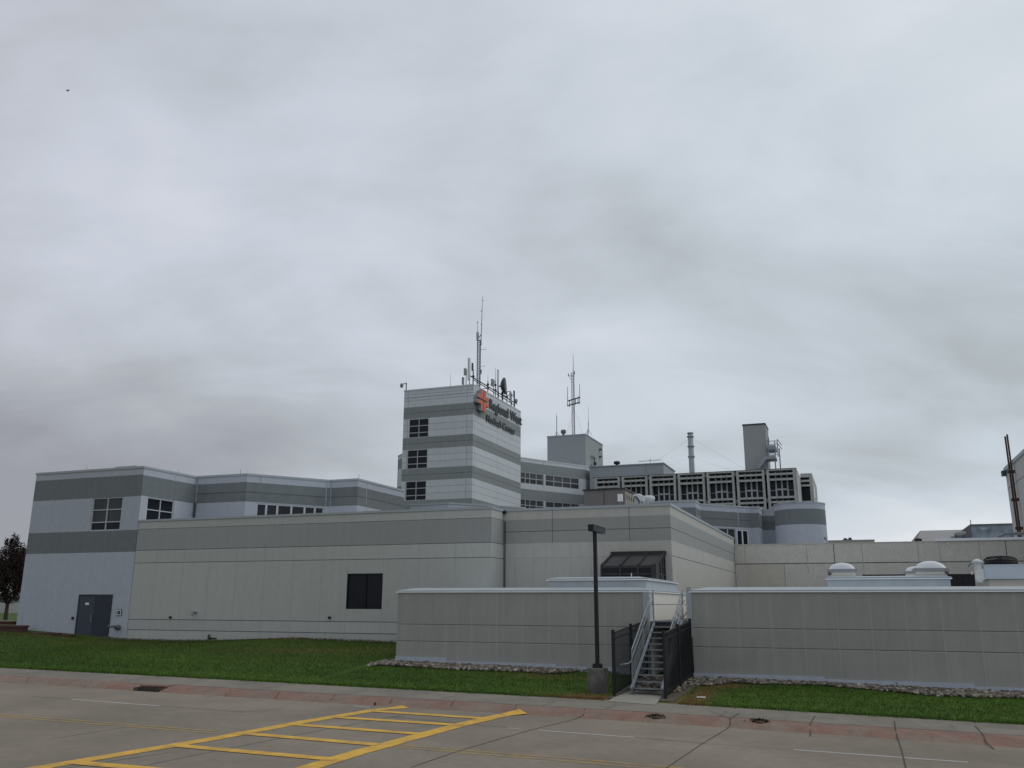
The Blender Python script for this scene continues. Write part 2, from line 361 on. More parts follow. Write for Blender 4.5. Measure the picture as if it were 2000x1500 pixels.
def building(name, label, cat, poly, z0, z1, rows, mats, edges={}, cope=True, cope_h=.11, cope_out=.04, cope_in=.3, org=None, group=None, roof='membrane', roof_drop=.35, cope_mat='coping', drip=False, slope=0.0, reveal=0):
    root = thing(name, label, cat, org or (poly[0][0], poly[0][1], z0), group)
    mb = MB(); n = len(poly); zt = z1-(cope_h if cope else 0)
    wins = []
    for i in range(n):
        P0, P1 = poly[i], poly[(i+1) % n]; ed = edges.get(i, {})
        ops = [o['op'] for o in ed.get('wins', [])]
        wall_face(mb, P0, P1, z0, zt, ed.get('rows', rows), ed.get('vj', ()), ed.get('hj', ()), ops, .16, reveal)
        for o in ed.get('wins', []): wins.append((P0, P1, o))
    mb.build('wall', mats, root)
    r = MB(); r.face([(*p, z1-roof_drop) for p in offset(poly, -.02)]); r.build('roof', roof, root)
    if cope:
        c = MB(); ring(c, poly, cope_out, cope_in, zt, z1, 0, slope)
        if drip: ring(c, poly, cope_out+.012, -cope_out+.004, zt-.012, zt+.022, 1)
        c.build('coping', [cope_mat, 'drip_edge'], root)
    for P0, P1, o in wins:
        k = {a: b for a, b in o.items() if a != 'op'}
        window(root, P0, P1, o['op'], **k)
    return root
def op_px(P0, P1, xl, xr, yt, yb=None, z0=None, z1=None):
    a0, zt = hit(P0, P1, xl, yt); a1, _ = hit(P0, P1, xr, yt)
    if z1 is None: z1 = zt
    if z0 is None: z0 = hit(P0, P1, xl, yb)[1]
    return (a0, a1, z0, z1)
def text_mesh(body, size, extrude, offset_=0.0):
    cu = bpy.data.curves.new('t', 'FONT'); cu.body = body; cu.size = size; cu.extrude = extrude; cu.offset = offset_; cu.space_character = 1.06; cu.resolution_u = 3
    ob = bpy.data.objects.new('t', cu); scene.collection.objects.link(ob)
    dg = bpy.context.evaluated_depsgraph_get(); me = bpy.data.meshes.new_from_object(ob.evaluated_get(dg))
    vs = [tuple(v.co) for v in me.vertices]; fs = [tuple(p.vertices) for p in me.polygons]
    bpy.data.objects.remove(ob); bpy.data.curves.remove(cu); bpy.data.meshes.remove(me)
    return vs, fs

# ------------------------------------------------------------------ ground, road, lawn
T_ROAD, T_KERB, T_WALK = 22.35, 23.15, 24.8
def edge_z(s): return -2.60-(.0105*(s+5) if s < -5 else .016*(s+5))
def sm(x): x = max(0., min(1., x)); return x*x*(3-2*x)
def wall_z(s):      # ground along the low annex walls at t = 29.9
    return float(np.interp(s, [-40, -16, -8.7, -5.2, 4, 14], [-1.9, -2.07, -2.19, -2.29, -2.42, -2.6]))
def ground_z(s, t):
    e_ = edge_z(s)
    if t <= T_ROAD: return e_-.165-.012*(T_ROAD-t)*.5
    if t <= T_KERB: return e_-.165+.15*(t-T_ROAD)/(T_KERB-T_ROAD)
    if t <= T_WALK: return e_-.015+.015*(t-T_KERB)/(T_WALK-T_KERB)
    if s > -16.5:
        return e_+.03+(wall_z(s)-e_-.03)*min(1, (t-T_WALK)/5.1)**.9
    b = float(np.interp(s, [-90, -44, -38, -34, -31, -27, -24, -19, -16], [-1.1, -1.25, -1.5, -1.72, -1.74, -1.66, -1.52, -1.60, -1.62]))
    m_ = -2.07+.012*(-16.5-s)
    k = (t-T_WALK)/(35.5-T_WALK)
    if t <= 35.5:
        z = e_+.03+(b-e_-.03)*(k**.85)
        z += .13*math.exp(-((s+25.2)/2.4)**2-((t-33.6)/1.1)**2)+.05*sin(s*.6)*sm(k*3)*sm((1-k)*3)
        return z
    return b+(.01*(t-35.5) if s < -42 else 0)
def G(x, y):       # bearing survey of a spot on the ground
    a, b, c = rst(x, y); k = 25.0
    for _ in range(40):
        z = ground_z(a*k, b*k); k2 = z/c; k = k*.5+k2*.5
    return (a*k, b*k, ground_z(a*k, b*k))
def tone1(me):
    a = me.attributes.new('tone', 'FLOAT', 'FACE'); a.data.foreach_set('value', [1.0]*len(me.polygons))
def sheet(name, ss, ts, zf, matn, lift=0.0, label=None, kind='structure', tint=None):
    ns_, nt_ = len(ss), len(ts)
    v = np.array([W(s, t, zf(s, t)+lift) for t in ts for s in ss], dtype=np.float32)
    f = [(j*ns_+i, j*ns_+i+1, (j+1)*ns_+i+1, (j+1)*ns_+i) for j in range(nt_-1) for i in range(ns_-1)]
    me = bpy.data.meshes.new(name); me.from_pydata(v.tolist(), [], f); me.materials.append(MATS[matn])
    me.polygons.foreach_set('use_smooth', [True]*len(f))
    tone1(me)
    if tint:
        at = me.color_attributes.new('tint', 'FLOAT_COLOR', 'POINT')
        at.data.foreach_set('color', np.array([(*tint(s, t), 1) for t in ts for s in ss], dtype=np.float32).ravel())
    o = bpy.data.objects.new(name, me); scene.collection.objects.link(o); o['kind'] = kind
    return o
def frange(a, b, d): n = max(1, int(round((b-a)/d))); return [a+(b-a)*i/n for i in range(n+1)]
S_ALL = [-2500, -600, -250]+frange(-120, 40, 1.0)+[100, 250, 600, 2500]
DR0, DR1 = G(249, 1350)[0], G(309, 1352)[0]       # storm drain throat in the kerb
sheet('ground', [-3000, -200, -100, 60, 200, 3000], [-3000, -100, 0, 60, 200, 3000], lambda s, t: -4.4 if t < 30 else -3.4, 'soil')
sheet('road', S_ALL, [-12, 0, 10, 15, 18, 20, T_ROAD], ground_z, 'road')
sheet('verge', S_ALL, [-60, -40, -20, -12], lambda s, t: ground_z(s, -12)+.0, 'lawn_tint', tint=lambda s, t: (.035, .075, .018))
def kerb_part(name, lo, hi):
    ss = [s for s in S_ALL if lo < s < hi]; ss = [lo]+ss+[hi]
    return sheet(name, ss, frange(T_ROAD, T_KERB, .2), lambda s, t: ground_z(s, t)+.03*sin(pi*(t-T_ROAD)/(T_KERB-T_ROAD)), 'kerb_red')
kerb_part('kerb', -2500, DR0); kerb_part('kerb', DR1, 2500)
sheet('pavement', S_ALL, [T_KERB, 23.6, 24.2, T_WALK+.05], ground_z, 'sidewalk')
def dryness(s, t):
    d = 0
    for (cs, ct, rs_, rt_, a) in ((-7.6, 25.0, 1.0, .55, 1.1), (-6.9, 25.3, .7, .5, .8), (-4.45, 25.6, .40, .9, 1.0), (-4.4, 27.2, .35, 1.4, .9), (-3.9, 28.6, .6, .6, .8), (-4.6, 24.95, .7, .25, .8),
                              (-21, 31.5, 3.2, .9, .33), (-24.8, 34.6, 1.8, .5, .7), (-17.8, 32.6, 1.6, .9, .30), (-33, 33.5, 4, .8, .22), (-39, 34.2, 3, .6, .3), (-9.4, 28.5, 2.0, .5, .45)):
        d += a*math.exp(-((s-cs)/rs_)**2-((t-ct)/rt_)**2)
    n_ = .5+.5*sin(s*3.1+2*sin(t*2.3))*sin(t*4.7+1.5*sin(s*1.7))
    return min(1, d*(.55+.75*n_))
def lawn_col(s, t):
    d = dryness(s, t)
    n_ = .5+.25*sin(s*.45+t*.9)+.25*sin(s*.21-t*1.3+1.7*sin(s*.13))
    far = sm((t-27)/9)*(1 if s < -15 else .2)
    g = np.array([.035, .068, .009])*(1-n_)+np.array([.047, .088, .011])*n_
    g = g*(1-.4*far)+np.array([.060, .078, .018])*.4*far
    g = g*(1.10+.22*math.exp(-((t-25.2)/.7)**2)+.07*sin(s*2.9+1.3*sin(t*3.1))*sin(t*2.3+s*.7)+.06*sin(t*5.2))
    if s > -4: g = g*1.08
    return tuple(g*(1-d)+np.array([.155, .095, .038])*d)
sheet('lawn', [-600, -200, -100]+frange(-80, -46, 2)+frange(-45, 14, .25)[:]+[20, 40, 100, 400], [T_WALK+.02]+frange(25, 36.5, .25)+[40, 50, 70, 120, 400],
      lambda s, t: ground_z(s, t) if t < 36 else ground_z(s, 36), 'lawn_tint', tint=lawn_col)
def marks(name, segs, matn, lift=.004, ext=None):
    """flat painted or cracked strips following the ground; each seg is (points, width)"""
    mb = MB()
    for pts, wd in segs:
        for (a, b) in zip(pts[:-1], pts[1:]):
            L = hypot(b[0]-a[0], b[1]-a[1])
            if L < 1e-4: continue
            nx, ny = (b[1]-a[1])/L*wd/2, -(b[0]-a[0])/L*wd/2; n_ = max(1, int(L/.4))
            for i in range(n_):
                q = []
                for k, sg in ((i, 1), (i+1, 1), (i+1, -1), (i, -1)):
                    s, t = a[0]+(b[0]-a[0])*k/n_+sg*nx, a[1]+(b[1]-a[1])*k/n_+sg*ny
                    zz_ = ground_z(s, t)+lift+(.006+.03*sin(pi*(t-T_ROAD)/(T_KERB-T_ROAD)) if T_ROAD < t < T_KERB else .002 if t >= T_KERB else 0)
                    q.append((s, t, zz_))
                mb.face(q[::-1])
    o = mb.build(name, matn); o['kind'] = 'structure'; return o
def gp(*pp): return [G(x, y)[:2] for x, y in pp]
XL = gp((60, 1503), (430, 1441), (600, 1409), (735, 1386.5), (793, 1382)); XR = gp((560, 1513), (700, 1470), (810, 1440), (895, 1417), (985, 1396.5), (1022, 1391.5))
marks('crosswalk_lines', [(XL, .36), (XR, .40)], 'yellow', .008)
marks('crosswalk_rungs', [(gp((731, 1389.5), (956, 1404.5)), .30), (gp((655, 1401.3), (903, 1417.4)), .30), (gp((560, 1414.5), (828, 1434.8)), .30),
      (gp((458, 1431.6), (740, 1455.5)), .30), (gp((338, 1456.3), (655, 1484.3)), .30), (gp((140, 1489.5), (480, 1519)), .30)], 'yellow', .012)
def along(x1, y1, x2, y2, dt): 
    a, b = gp((x1, y1), (x2, y2)); return [(a[0], a[1]+dt), (b[0], b[1]+dt)]
marks('centre_line', [(along(-700, 1342, 428, 1431, -.13), .10), (along(-700, 1342, 428, 1431, .13), .10), (along(757, 1456, 1330, 1503, -.13), .10), (along(757, 1456, 1330, 1503, .13), .10)], 'yellow_worn')
marks('lane_line', [(gp((140, 1366), (312, 1379)), .11), (gp((690, 1379), (722, 1382)), .09), (gp((990, 1422), (1022, 1425)), .07), (gp((1052, 1426.5), (1239, 1440.5)), .10), (gp((1550, 1464.5), (1891, 1489)), .11)], 'line_white')
marks('road_joint', [(gp((803, 1499), (899, 1466), (1040, 1425), (1136, 1400)), .025), (gp((1302, 1500), (1372, 1452.5), (1424, 1420.6)), .025), (gp((1426, 1419), (1426, 1407), (1443, 1394)), .03),
      (gp((1769, 1500), (1762, 1470), (1758, 1456), (1749, 1426), (1747, 1409)), .03), (gp((1582, 1439), (1583, 1417), (1592, 1399)), .025), (gp((1942, 1464), (1925, 1451), (1921, 1439), (1904, 1418)), .03),
      (gp((1139, 1400), (1142, 1386)), .035), (gp((1003, 1391), (1009, 1379)), .035), (gp((880, 1381), (887, 1371)), .035), (gp((761, 1376), (767, 1366)), .03), (gp((646, 1369), (654, 1359)), .03),
      (gp((537, 1365), (546, 1355)), .03), (gp((440, 1360), (450, 1349)), .035), (gp((163, 1343), (180, 1333)), .03), (gp((50, 1333), (58, 1325)), .03), (gp((400, 1362), (420, 1360)), .03)], 'crack', .005)
marks('road_seam', [(gp((60, 1360), (140, 1366)), .03), (gp((312, 1379), (480, 1391)), .03), (gp((760, 1400), (990, 1421)), .03), (gp((1239, 1440.5), (1380, 1452.5)), .03), (gp((1380, 1452.5), (1550, 1464.5)), .015),
      (gp((130, 1500), (330, 1470)), .02), (gp((480, 1391), (560, 1381)), .02), (gp((260, 1500), (430, 1465), (660, 1420), (800, 1394)), .03), (gp((90, 1445), (250, 1420)), .02)], 'crack_soft', .0045)
marks('pavement_joint', [(gp((1386, 1389), (1426, 1407)), .02)]+[([(s, T_KERB+.02), (s, T_WALK-.02)], .02) for s in (-34, -30.5, -27, -23.5, -20, -17, -14, -11, -8, -6.3, -3.4, -1.9, 1.8, 4.6)], 'crack_soft', .005)
marks('kerb_seam', [([(s, T_KERB+.0), (s+3.9, T_KERB+.0)], .03) for s in range(-20, 9, 4)], 'crack_soft', .006)
# walk slab in front of the steps
sl_ = MB(); pts = [G(1188, 1371.5), G(1280, 1379), G(1300, 1353), G(1235, 1351)]; pts = [(p[0], p[1]) for p in pts]
for k in range(6):
    L2 = lambda a, b, u: (a[0]+(b[0]-a[0])*u, a[1]+(b[1]-a[1])*u)
    a_, b2_, c_, d_ = L2(pts[0], pts[3], k/6), L2(pts[1], pts[2], k/6), L2(pts[1], pts[2], (k+1)/6), L2(pts[0], pts[3], (k+1)/6)
    sl_.face([(*p, ground_z(*p)+.035) for p in (a_, b2_, c_, d_)])
for a_, b2_ in ((pts[3], pts[0]), (pts[2], pts[3]), (pts[1], pts[2]), (pts[0], pts[1])): sl_.face([(*b2_, ground_z(*b2_)-.05), (*a_, ground_z(*a_)-.05), (*a_, ground_z(*a_)+.035), (*b2_, ground_z(*b2_)+.035)])
o = sl_.build('path', 'slab'); o['kind'] = 'structure'
# soil under the steps
sp = MB(); sp.face([(s, t, ground_z(s, t)+.02) for s, t in ((-6.75, 25.05), (-4.9, 25.05), (-4.75, 29.88), (-6.75, 29.88))]); o = sp.build('bare_soil', 'soil'); o['kind'] = 'structure'
# storm drain
sd_root = thing('storm_drain', 'dark open storm drain inlet cut into the faded red kerb', 'storm drain', (DR0, T_ROAD, edge_z(DR0)-.2))
d = MB(); zl = edge_z((DR0+DR1)/2)
d.box((DR0, T_ROAD+.02, zl-.55), (DR1, T_KERB+.15, zl-.5)); d.box((DR0, T_KERB+.1, zl-.5), (DR1, T_KERB+.15, zl-.03)); d.box((DR0+.001, T_ROAD+.05, zl-.5), (DR0+.03, T_KERB, zl-.07)); d.box((DR1-.03, T_ROAD+.05, zl-.5), (DR1-.001, T_KERB, zl-.07)); d.box((DR0+.002, T_ROAD+.24, zl-.5), (DR1-.002, T_ROAD+.3, zl-.075))
d.build('throat', 'crack', sd_root)
d = MB(); d.box((DR0+.002, T_ROAD+.30, zl-.06), (DR1-.002, T_KERB+.02, zl-.012)); d.build('cover_slab', 'kerb_red', sd_root)

LE = [G(x, y) for x, y in ((712, 1298), (745, 1300), (793, 1302.5), (893, 1309), (1020, 1313), (1080, 1317), (1107, 1315), (1150, 1310))]
RE = [G(x, y) for x, y in ((1352, 1340), (1395, 1340), (1430, 1334), (1480, 1337), (1600, 1339), (1740, 1352), (1832, 1361), (2000, 1365), (2100, 1369))]
def lt(s): return float(np.interp(s, [p[0] for p in LE], [p[1] for p in LE]))
def rt_(s): return float(np.interp(s, [p[0] for p in RE], [p[1] for p in RE]))
# grass blades (stuff)
def grass():
    n = 190000
    s = rng.uniform(-46, 9, n); t = T_WALK+.0+rng.random(n)**1.25*11.0
    edge = rng.random(n) < .12; t[edge] = T_WALK+rng.random(edge.sum())**1.5*.25-.05-.03*np.sin(s[edge]*3.3)-.03*np.sin(s[edge]*11.0)
    keep = np.ones(n, bool)
    ltv = np.interp(s, [p[0] for p in LE], [p[1] for p in LE]); rtv = np.interp(s, [p[0] for p in RE], [p[1] for p in RE]); keep &= ~((s > LE[0][0]) & (s < -7.2) & (t > ltv+.15) & (t < 30.2)); keep &= ~((s > -16.2) & (t > 29.88)); keep &= ~((s > -5) & (t > rtv+.12)); keep &= ~((s > -6.75) & (s < -4.75)); keep &= ~((s > -34) & (t > 35.2)); keep &= ~((s < -34) & (t > 34.6))
    keep &= ~(((s+7.29)**2+(t-26.05)**2) < .12)
    s, t = s[keep], t[keep]; n = len(s)
    z = np.array([ground_z(a, b) for a, b in zip(s, t)])
    h = rng.uniform(.03, .075, n); wd = rng.uniform(.005, .012, n); an = rng.uniform(0, 2*pi, n)
    lx, ly = rng.normal(0, .02, n), rng.normal(0, .02, n)
    v = np.zeros((n, 3, 3)); 
    v[:, 0] = np.stack([s+np.cos(an)*wd, t+np.sin(an)*wd, z-.01], 1); v[:, 1] = np.stack([s-np.cos(an)*wd, t-np.sin(an)*wd, z-.01], 1); v[:, 2] = np.stack([s+lx, t+ly, z+h], 1)
    v = v.reshape(-1, 3); wv = np.stack([v[:, 0]*CA+v[:, 1]*SA, -v[:, 0]*SA+v[:, 1]*CA, v[:, 2]+EYE], 1).astype(np.float32)
    me = bpy.data.meshes.new('grass'); me.vertices.add(3*n); me.vertices.foreach_set('co', wv.ravel())
    me.loops.add(3*n); me.loops.foreach_set('vertex_index', np.arange(3*n, dtype=np.int32)); me.polygons.add(n)
    me.polygons.foreach_set('loop_start', np.arange(0, 3*n, 3, dtype=np.int32)); me.polygons.foreach_set('loop_total', np.full(n, 3, np.int32))
    me.update(); me.validate()
    col = np.array([lawn_col(a, b) for a, b in zip(s, t)])*rng.uniform(.88, 1.25, n)[:, None]
    col = np.repeat(np.concatenate([col, np.ones((n, 1))], 1), 3, 0).astype(np.float32)
    at = me.color_attributes.new('tint', 'FLOAT_COLOR', 'POINT'); at.data.foreach_set('color', col.ravel())
    me.materials.append(MATS['lawn_tint']); o = bpy.data.objects.new('grass', me); scene.collection.objects.link(o)
    props(o, 'short mown green grass of the lawn between pavement and hospital walls', 'grass', kind='stuff')
grass()
def gravel(name, label, n, fn, size=(.03, .075)):
    ph = (1+sqrt(5))/2
    iv = np.array([(-1,ph,0),(1,ph,0),(-1,-ph,0),(1,-ph,0),(0,-1,ph),(0,1,ph),(0,-1,-ph),(0,1,-ph),(ph,0,-1),(ph,0,1),(-ph,0,-1),(-ph,0,1)])/1.9
    fi = np.array([(0,11,5),(0,5,1),(0,1,7),(0,7,10),(0,10,11),(1,5,9),(5,11,4),(11,10,2),(10,7,6),(7,1,8),(3,9,4),(3,4,2),(3,2,6),(3,6,8),(3,8,9),(4,9,5),(2,4,11),(6,2,10),(8,6,7),(9,8,1)])
    V = []; Fc = []; C = []
    pal = np.array([(.20, .175, .14), (.27, .235, .19), (.34, .31, .26), (.15, .13, .11), (.23, .175, .14), (.40, .38, .34), (.13, .12, .10)])
    for k in range(n):
        s, t = fn(); r = rng.uniform(*size); sc = rng.uniform(.7, 1.25, 3)*r; sc[2] *= .7
        a = rng.uniform(0, 2*pi); vv = iv*(1+rng.normal(0, .12, (12, 1)))*sc
        x = vv[:, 0]*cos(a)-vv[:, 1]*sin(a); y = vv[:, 0]*sin(a)+vv[:, 1]*cos(a)
        Fc += (fi+len(V)*12).tolist(); zg = ground_z(s, t)+r*.45+rng.random()*.03
        V.append(np.stack([(s+x)*CA+(t+y)*SA, -(s+x)*SA+(t+y)*CA, zg+vv[:, 2]+EYE], 1)); C += [(*pal[rng.integers(7)]*rng.uniform(.45, 1.1), 1)]*12
    me = bpy.data.meshes.new(name); me.from_pydata(np.concatenate(V).tolist(), [], Fc)
    at = me.color_attributes.new('tint', 'FLOAT_COLOR', 'POINT'); at.data.foreach_set('color', np.array(C, dtype=np.float32).ravel())
    me.materials.append(MATS['rock_tint']); o = bpy.data.objects.new(name, me); scene.collection.objects.link(o)
    props(o, label, 'gravel', kind='stuff')
def strip_left():
    s = rng.uniform(LE[0][0], -7.3)
    t1 = float(np.interp(s, [-18.6, -16.1, -16.0], [29.6, 30.4, 29.88])); return s, t1-rng.random()**.9*(t1-lt(s))*rng.uniform(.9, 1.06)
def strip_right():
    s = rng.uniform(-5.0, 9); return s, 29.88-rng.random()*(29.88-rt_(s))*rng.uniform(.85, 1.08)
gravel('gravel', 'brown and grey river stones along the foot of the left low wall', 7500, strip_left, (.035, .085))
gravel('gravel', 'brown and grey river stones along the foot of the right low wall', 5200, strip_right, (.03, .08))
gravel('gravel', 'river stones and rubble on the soil under the open metal steps', 420, lambda: (rng.uniform(-6.6, -5.0), rng.uniform(26.6, 29.8)))
gravel('gravel', 'thin strip of fine gravel at the foot of the long pale wall', 2600, lambda: (rng.uniform(-35.2, -16.2), 35.45-rng.random()**1.5*.45), (.015, .04))
# bare soil strips beneath the stones so no grass shows between them
b_ = MB()
for lo, hi, f_, tw in ((LE[0][0]+.1, -7.3, lt, 1), (-5, 9, rt_, 0)):
    xs_ = frange(lo, hi, .4)
    for a, b2 in zip(xs_[:-1], xs_[1:]):
        tA, tB = [float(np.interp(q, [-18.6, -16.1, -16.0], [29.6, 30.4, 29.89])) if tw else 29.89 for q in (a, b2)]
        for k in range(4):
            r_ = [(f_(q)+.12+(T_-f_(q)-.12)*u) for q, T_, u in ((a, tA, k/4), (b2, tB, k/4), (b2, tB, (k+1)/4), (a, tA, (k+1)/4))]
            b_.face([(q, t_, ground_z(q, t_)+.014) for q, t_ in zip((a, b2, b2, a), r_)])
o = b_.build('stone_bed', 'soil'); o['kind'] = 'structure'
# ------------------------------------------------------------------ left wing: white and green-grey banded
BR = [(2.54, 3.62, 1), (5.40, 6.46, 1)]
LW = [(-41.6, 35.5), (-34.1, 35.5), (-34.1, 39.5), (-30.7, 39.55), (-27.85, 43.3), (-25.96, 43.3), (-25.96, 48.9), (-41.6, 48.9)]
ML = ['white_stucco', 'band_green', 'joint_dark', 'joint_grey', 'grime']
w_side = op_px(LW[1], LW[2], 289, 342, 971, z0=3.66, z1=5.38)
w_e = op_px(LW[3], LW[4], 501, 634, 984.5, z0=3.7, z1=5.36)
left = building('banded_wing', 'white rendered wing with two green-grey bands, grey double door below a six-pane window', 'building', LW, -2.4, 6.93, BR, ML, {
    0: dict(hj=[(5.385, .03, 4), (3.635, .035, 4), (6.475, .03, 4)], wins=[dict(op=(4.26, 6.32, 3.65, 5.385), cols=[.5], rows=[.37, .74], glass='glass_dark', glass2='glass_tint', upper=2),
            ]),
    1: dict(vj=[(2.35, .05, 3, 6.5, 6.93)], wins=[dict(op=w_side, cols=[.5], rows=[.37, .74])]),
    2: dict(hj=[(5.92, .06, 2), (4.1, .03, 3)], vj=[(.08, .1, 3, 3.6, 6.9)]),
    3: dict(hj=[(5.92, .06, 2)], vj=[(.75, .07, 3, 6.46, 6.93), (4.55, .06, 3, 5.4, 6.93)], wins=[dict(op=w_e, cols=[.145, .305, .51, .705, .86], rows=[], mw=.11, fw=.08, frame='window_frame')]),
    4: dict(hj=[(5.92, .06, 2)], vj=[(.12, .06, 3, 5.4, 6.93)]),
    5: dict(hj=[(5.92, .06, 2)], vj=[(1.0, .06, 3, 5.4, 6.93)]),
}, org=(-38, 35.5, -1.6))
P0, P1 = LW[0], LW[1]
# door with two leaves set in a frame
dx0, dx1, dz1 = -37.46, -35.24, .43
f = MB(); f.box((dx0, 35.455, -1.75), (dx0+.07, 35.5-.002, dz1)); f.box((dx1-.07, 35.455, -1.75), (dx1, 35.498, dz1)); f.box((dx0+.07, 35.455, dz1-.08), (dx1-.07, 35.498, dz1))
dr = f.build('door', 'door_blue', left)
mid = (dx0+dx1)/2
for k, (a, b) in enumerate(((dx0+.075, mid-.01), (mid+.01, dx1-.075))):
    q = MB(); q.box((a, 35.47, -1.72), (b, 35.497, dz1-.085))
    if k: q.box((a+.02, 35.462, -1.02), (b-.02, 35.47, -.99))
    q.build('door_leaf', 'door_blue_light' if k == 0 else 'door_blue', dr)
q = MB(); q.box((mid-.14, 35.43, -.95), (mid-.08, 35.468, -.55)); q.box((mid-.12, 35.40, -.93), (mid-.10, 35.43, -.57)); q.build('handle', 'galv', dr)
q = MB(); q.box((mid-.62, 35.462, -.09), (mid-.38, 35.469, .02)); q.build('notice', 'white_paint', dr)
for zz2 in (-.045, -.015):
    pass
sr = MB(); sr.box((-37.75, 35.42, -.82), (-37.65, 35.498, -.68)); sr.build('card_reader', 'black_metal', left)
pl = MB(); pl.box((-34.86, 35.47, -.62), (-34.54, 35.498, -.30)); pl.box((-34.83, 35.462, -.59), (-34.57, 35.47, -.33), 1); pl.box((-34.79, 35.458, -.55), (-34.61, 35.462, -.37), 0)
pl.build('wall_plate', ['door_blue_light', 'white_metal'], left)
cp_ = MB(); cp_.tube((-34.62, 35.49, -1.17), (-34.62, 35.25, -1.17), .07, 10); cp_.tube((-34.62, 35.27, -1.17), (-34.86, 35.1, -1.13), .05, 10); cp_.tube((-34.62, 35.27, -1.17), (-34.5, 35.02, -1.13), .05, 10)
cp_.lathe((-34.62, 35.40, -1.17), [(.0, .14), (.12, .10), (.15, 0), (.12, -.1), (0, -.14)], 12); cp_.tube((-34.86, 35.1, -1.13), (-34.92, 35.06, -1.12), .075, 10); cp_.tube((-34.5, 35.02, -1.13), (-34.47, 34.96, -1.12), .075, 10)
cp_.build('hose_inlet', 'galv_dark', left)
dp = MB(); dp.tube((-33.98, 39.42, 2.0), (-33.98, 39.42, 5.45), .05, 8); dp.build('downpipe', 'sign_dark', left)
rb = MB(); rb.box((-37.6, 37.0, 6.6), (-36.1, 38.2, 7.28)); rb.build('roof_box', 'coping', left)
for (x, y, yb) in ((166, 911, 920), (345, 919, 928), (467, 918, 926), (699, 927, 935)):
    a = Zp(x, yb, 6.93); q = MB(); q.tube((a[0], a[1]+.1, 6.9), (a[0], a[1]+.1, 7.2), .012, 5); q.build('lightning_rod', 'mast_steel', left)

# ------------------------------------------------------------------ long pale beige wing
BP0, BP1 = (-34.07, 35.5), (-14.56, 35.5)
def bx_(s): return s-BP0[0]
BV = [-32.68, -30.96, -29.4, -27.79, -26.16, -24.55, -23.01, -21.63, -19.79, -18.02, -16.25]
MBm = ['beige_panel', 'beige_band', 'joint_dark', 'joint_faint']
bw = (bx_(-21.63), bx_(-19.79), -.22, 1.34)
beige = building('beige_wing', 'long pale beige panelled wing with one darker band and a single black window', 'building',
    [BP0, BP1, (-14.56, 42.9), (-27.75, 42.9), (-30.5, 39.35), (-34.07, 39.35)], -2.3, 4.14, [(2.60, 3.66, 1)], MBm, {
    0: dict(hj=[(3.66, .022, 2), (2.60, .03, 2), (1.97, .03, 2), (-.77, .035, 2), (-1.27, .035, 2)],
            vj=[(bx_(s), .022, 3, -2.3, 2.585) for s in BV],
            wins=[dict(op=bw, cols=[.53], rows=[], mw=.03, fw=.04, frame='black_metal', name='window')]),
    1: dict(hj=[(3.66, .022, 2), (2.60, .03, 2), (1.97, .03, 2)])}, cope_h=.1, org=(-24, 35.5, -1.6))
for s, z in ((-31.45, -.66), (-22.43, -.60)):
    q = MB(); q.box((s-.07, 35.44, z-.05), (s+.07, 35.498, z+.05)); q.build('wall_vent', 'black_metal', beige)
q = MB(); q.tube((-29.95, 35.49, -.42), (-29.95, 35.30, -.42), .05, 8); q.tube((-29.95, 35.31, -.40), (-29.95, 35.22, -.55), .04, 8); q.box((-30.06, 35.3, -.45), (-29.84, 35.33, -.39)); q.build('tap', 'galv', beige)
q = MB(); q.box((-29.0, 35.44, -1.66), (-28.6, 35.498, -1.58)); q.build('crawl_vent', 'black_metal', beige)

# ------------------------------------------------------------------ taller tan hall
HP = [(-14.54, 36.95), (-7.06, 36.95), (-7.06, 57.7), (-14.54, 57.7)]
MH = ['tan_panel', 'tan_band', 'joint_dark', 'joint_light']
hv = [-14.02, -13.14, -12.29, -11.42, -10.53]
hall = building('tan_hall', 'tan panelled hall with grey band and a black greenhouse window on its front', 'building', HP, -2.2, 4.16, [(2.62, 3.67, 1)], MH, {
    0: dict(hj=[(3.14, .03, 2), (1.99, .022, 3)], vj=[(s+14.54, .022, 3, -2.2, 2.6) for s in hv]+[(14.54-12.26, .025, 2, 2.62, 4.1), (14.54-8.82, .025, 2, 2.62, 4.1)]),
    1: dict(hj=[(3.14, .03, 2), (1.99, .03, 2)])}, cope_h=.11, drip=False, org=(-10.8, 36.95, -2))
q = MB(); q.tube((-14.47, 36.9, -2), (-14.47, 36.9, 3.6), .022, 8); q.lathe((-14.47, 36.84, 4.02), [(0, .09), (.07, .06), (.085, 0), (.07, -.06), (0, -.09)], 12); q.build('corner_pipe', 'black_metal', hall)
# greenhouse window: sloped glazing, eave, upright lights and glazed cheeks
L_, R_ = T(1196, 1083, 36.9)[0], T(1299, 1082, 36.9)[0]; zt = T(1250, 1081, 36.9)[2]; te = 35.0; ze = T(1225, 1104.5, te)[2]; zb = T(1225, 1127, te)[2]-.3
f = MB(); g = MB(); th = .07
f.box((L_-.05, 36.80, zt-.05), (R_+.05, 36.93, zt+.09))
f.box((L_, te-.05, ze-.10), (R_, te+.05, ze+.0)); f.box((L_, te-.03, ze-.36), (R_, te+.03, ze-.30)); f.box((L_, te-.04, zb), (R_, te+.04, zb+.07))
fr = [0, .36, .68, 1]
for k in fr:
    s = L_+(R_-L_)*k; s = min(max(s, L_+th/2), R_-th/2)
    f.bar((s, te, ze+.01), (s, 36.9, zt), th, .09); f.bar((s, te-.01, zb+.07), (s, te-.01, ze-.1), th+.01, .09)
f.box((R_-th-.12, te-.06, zb), (R_-.01, te+.06, ze+.03))
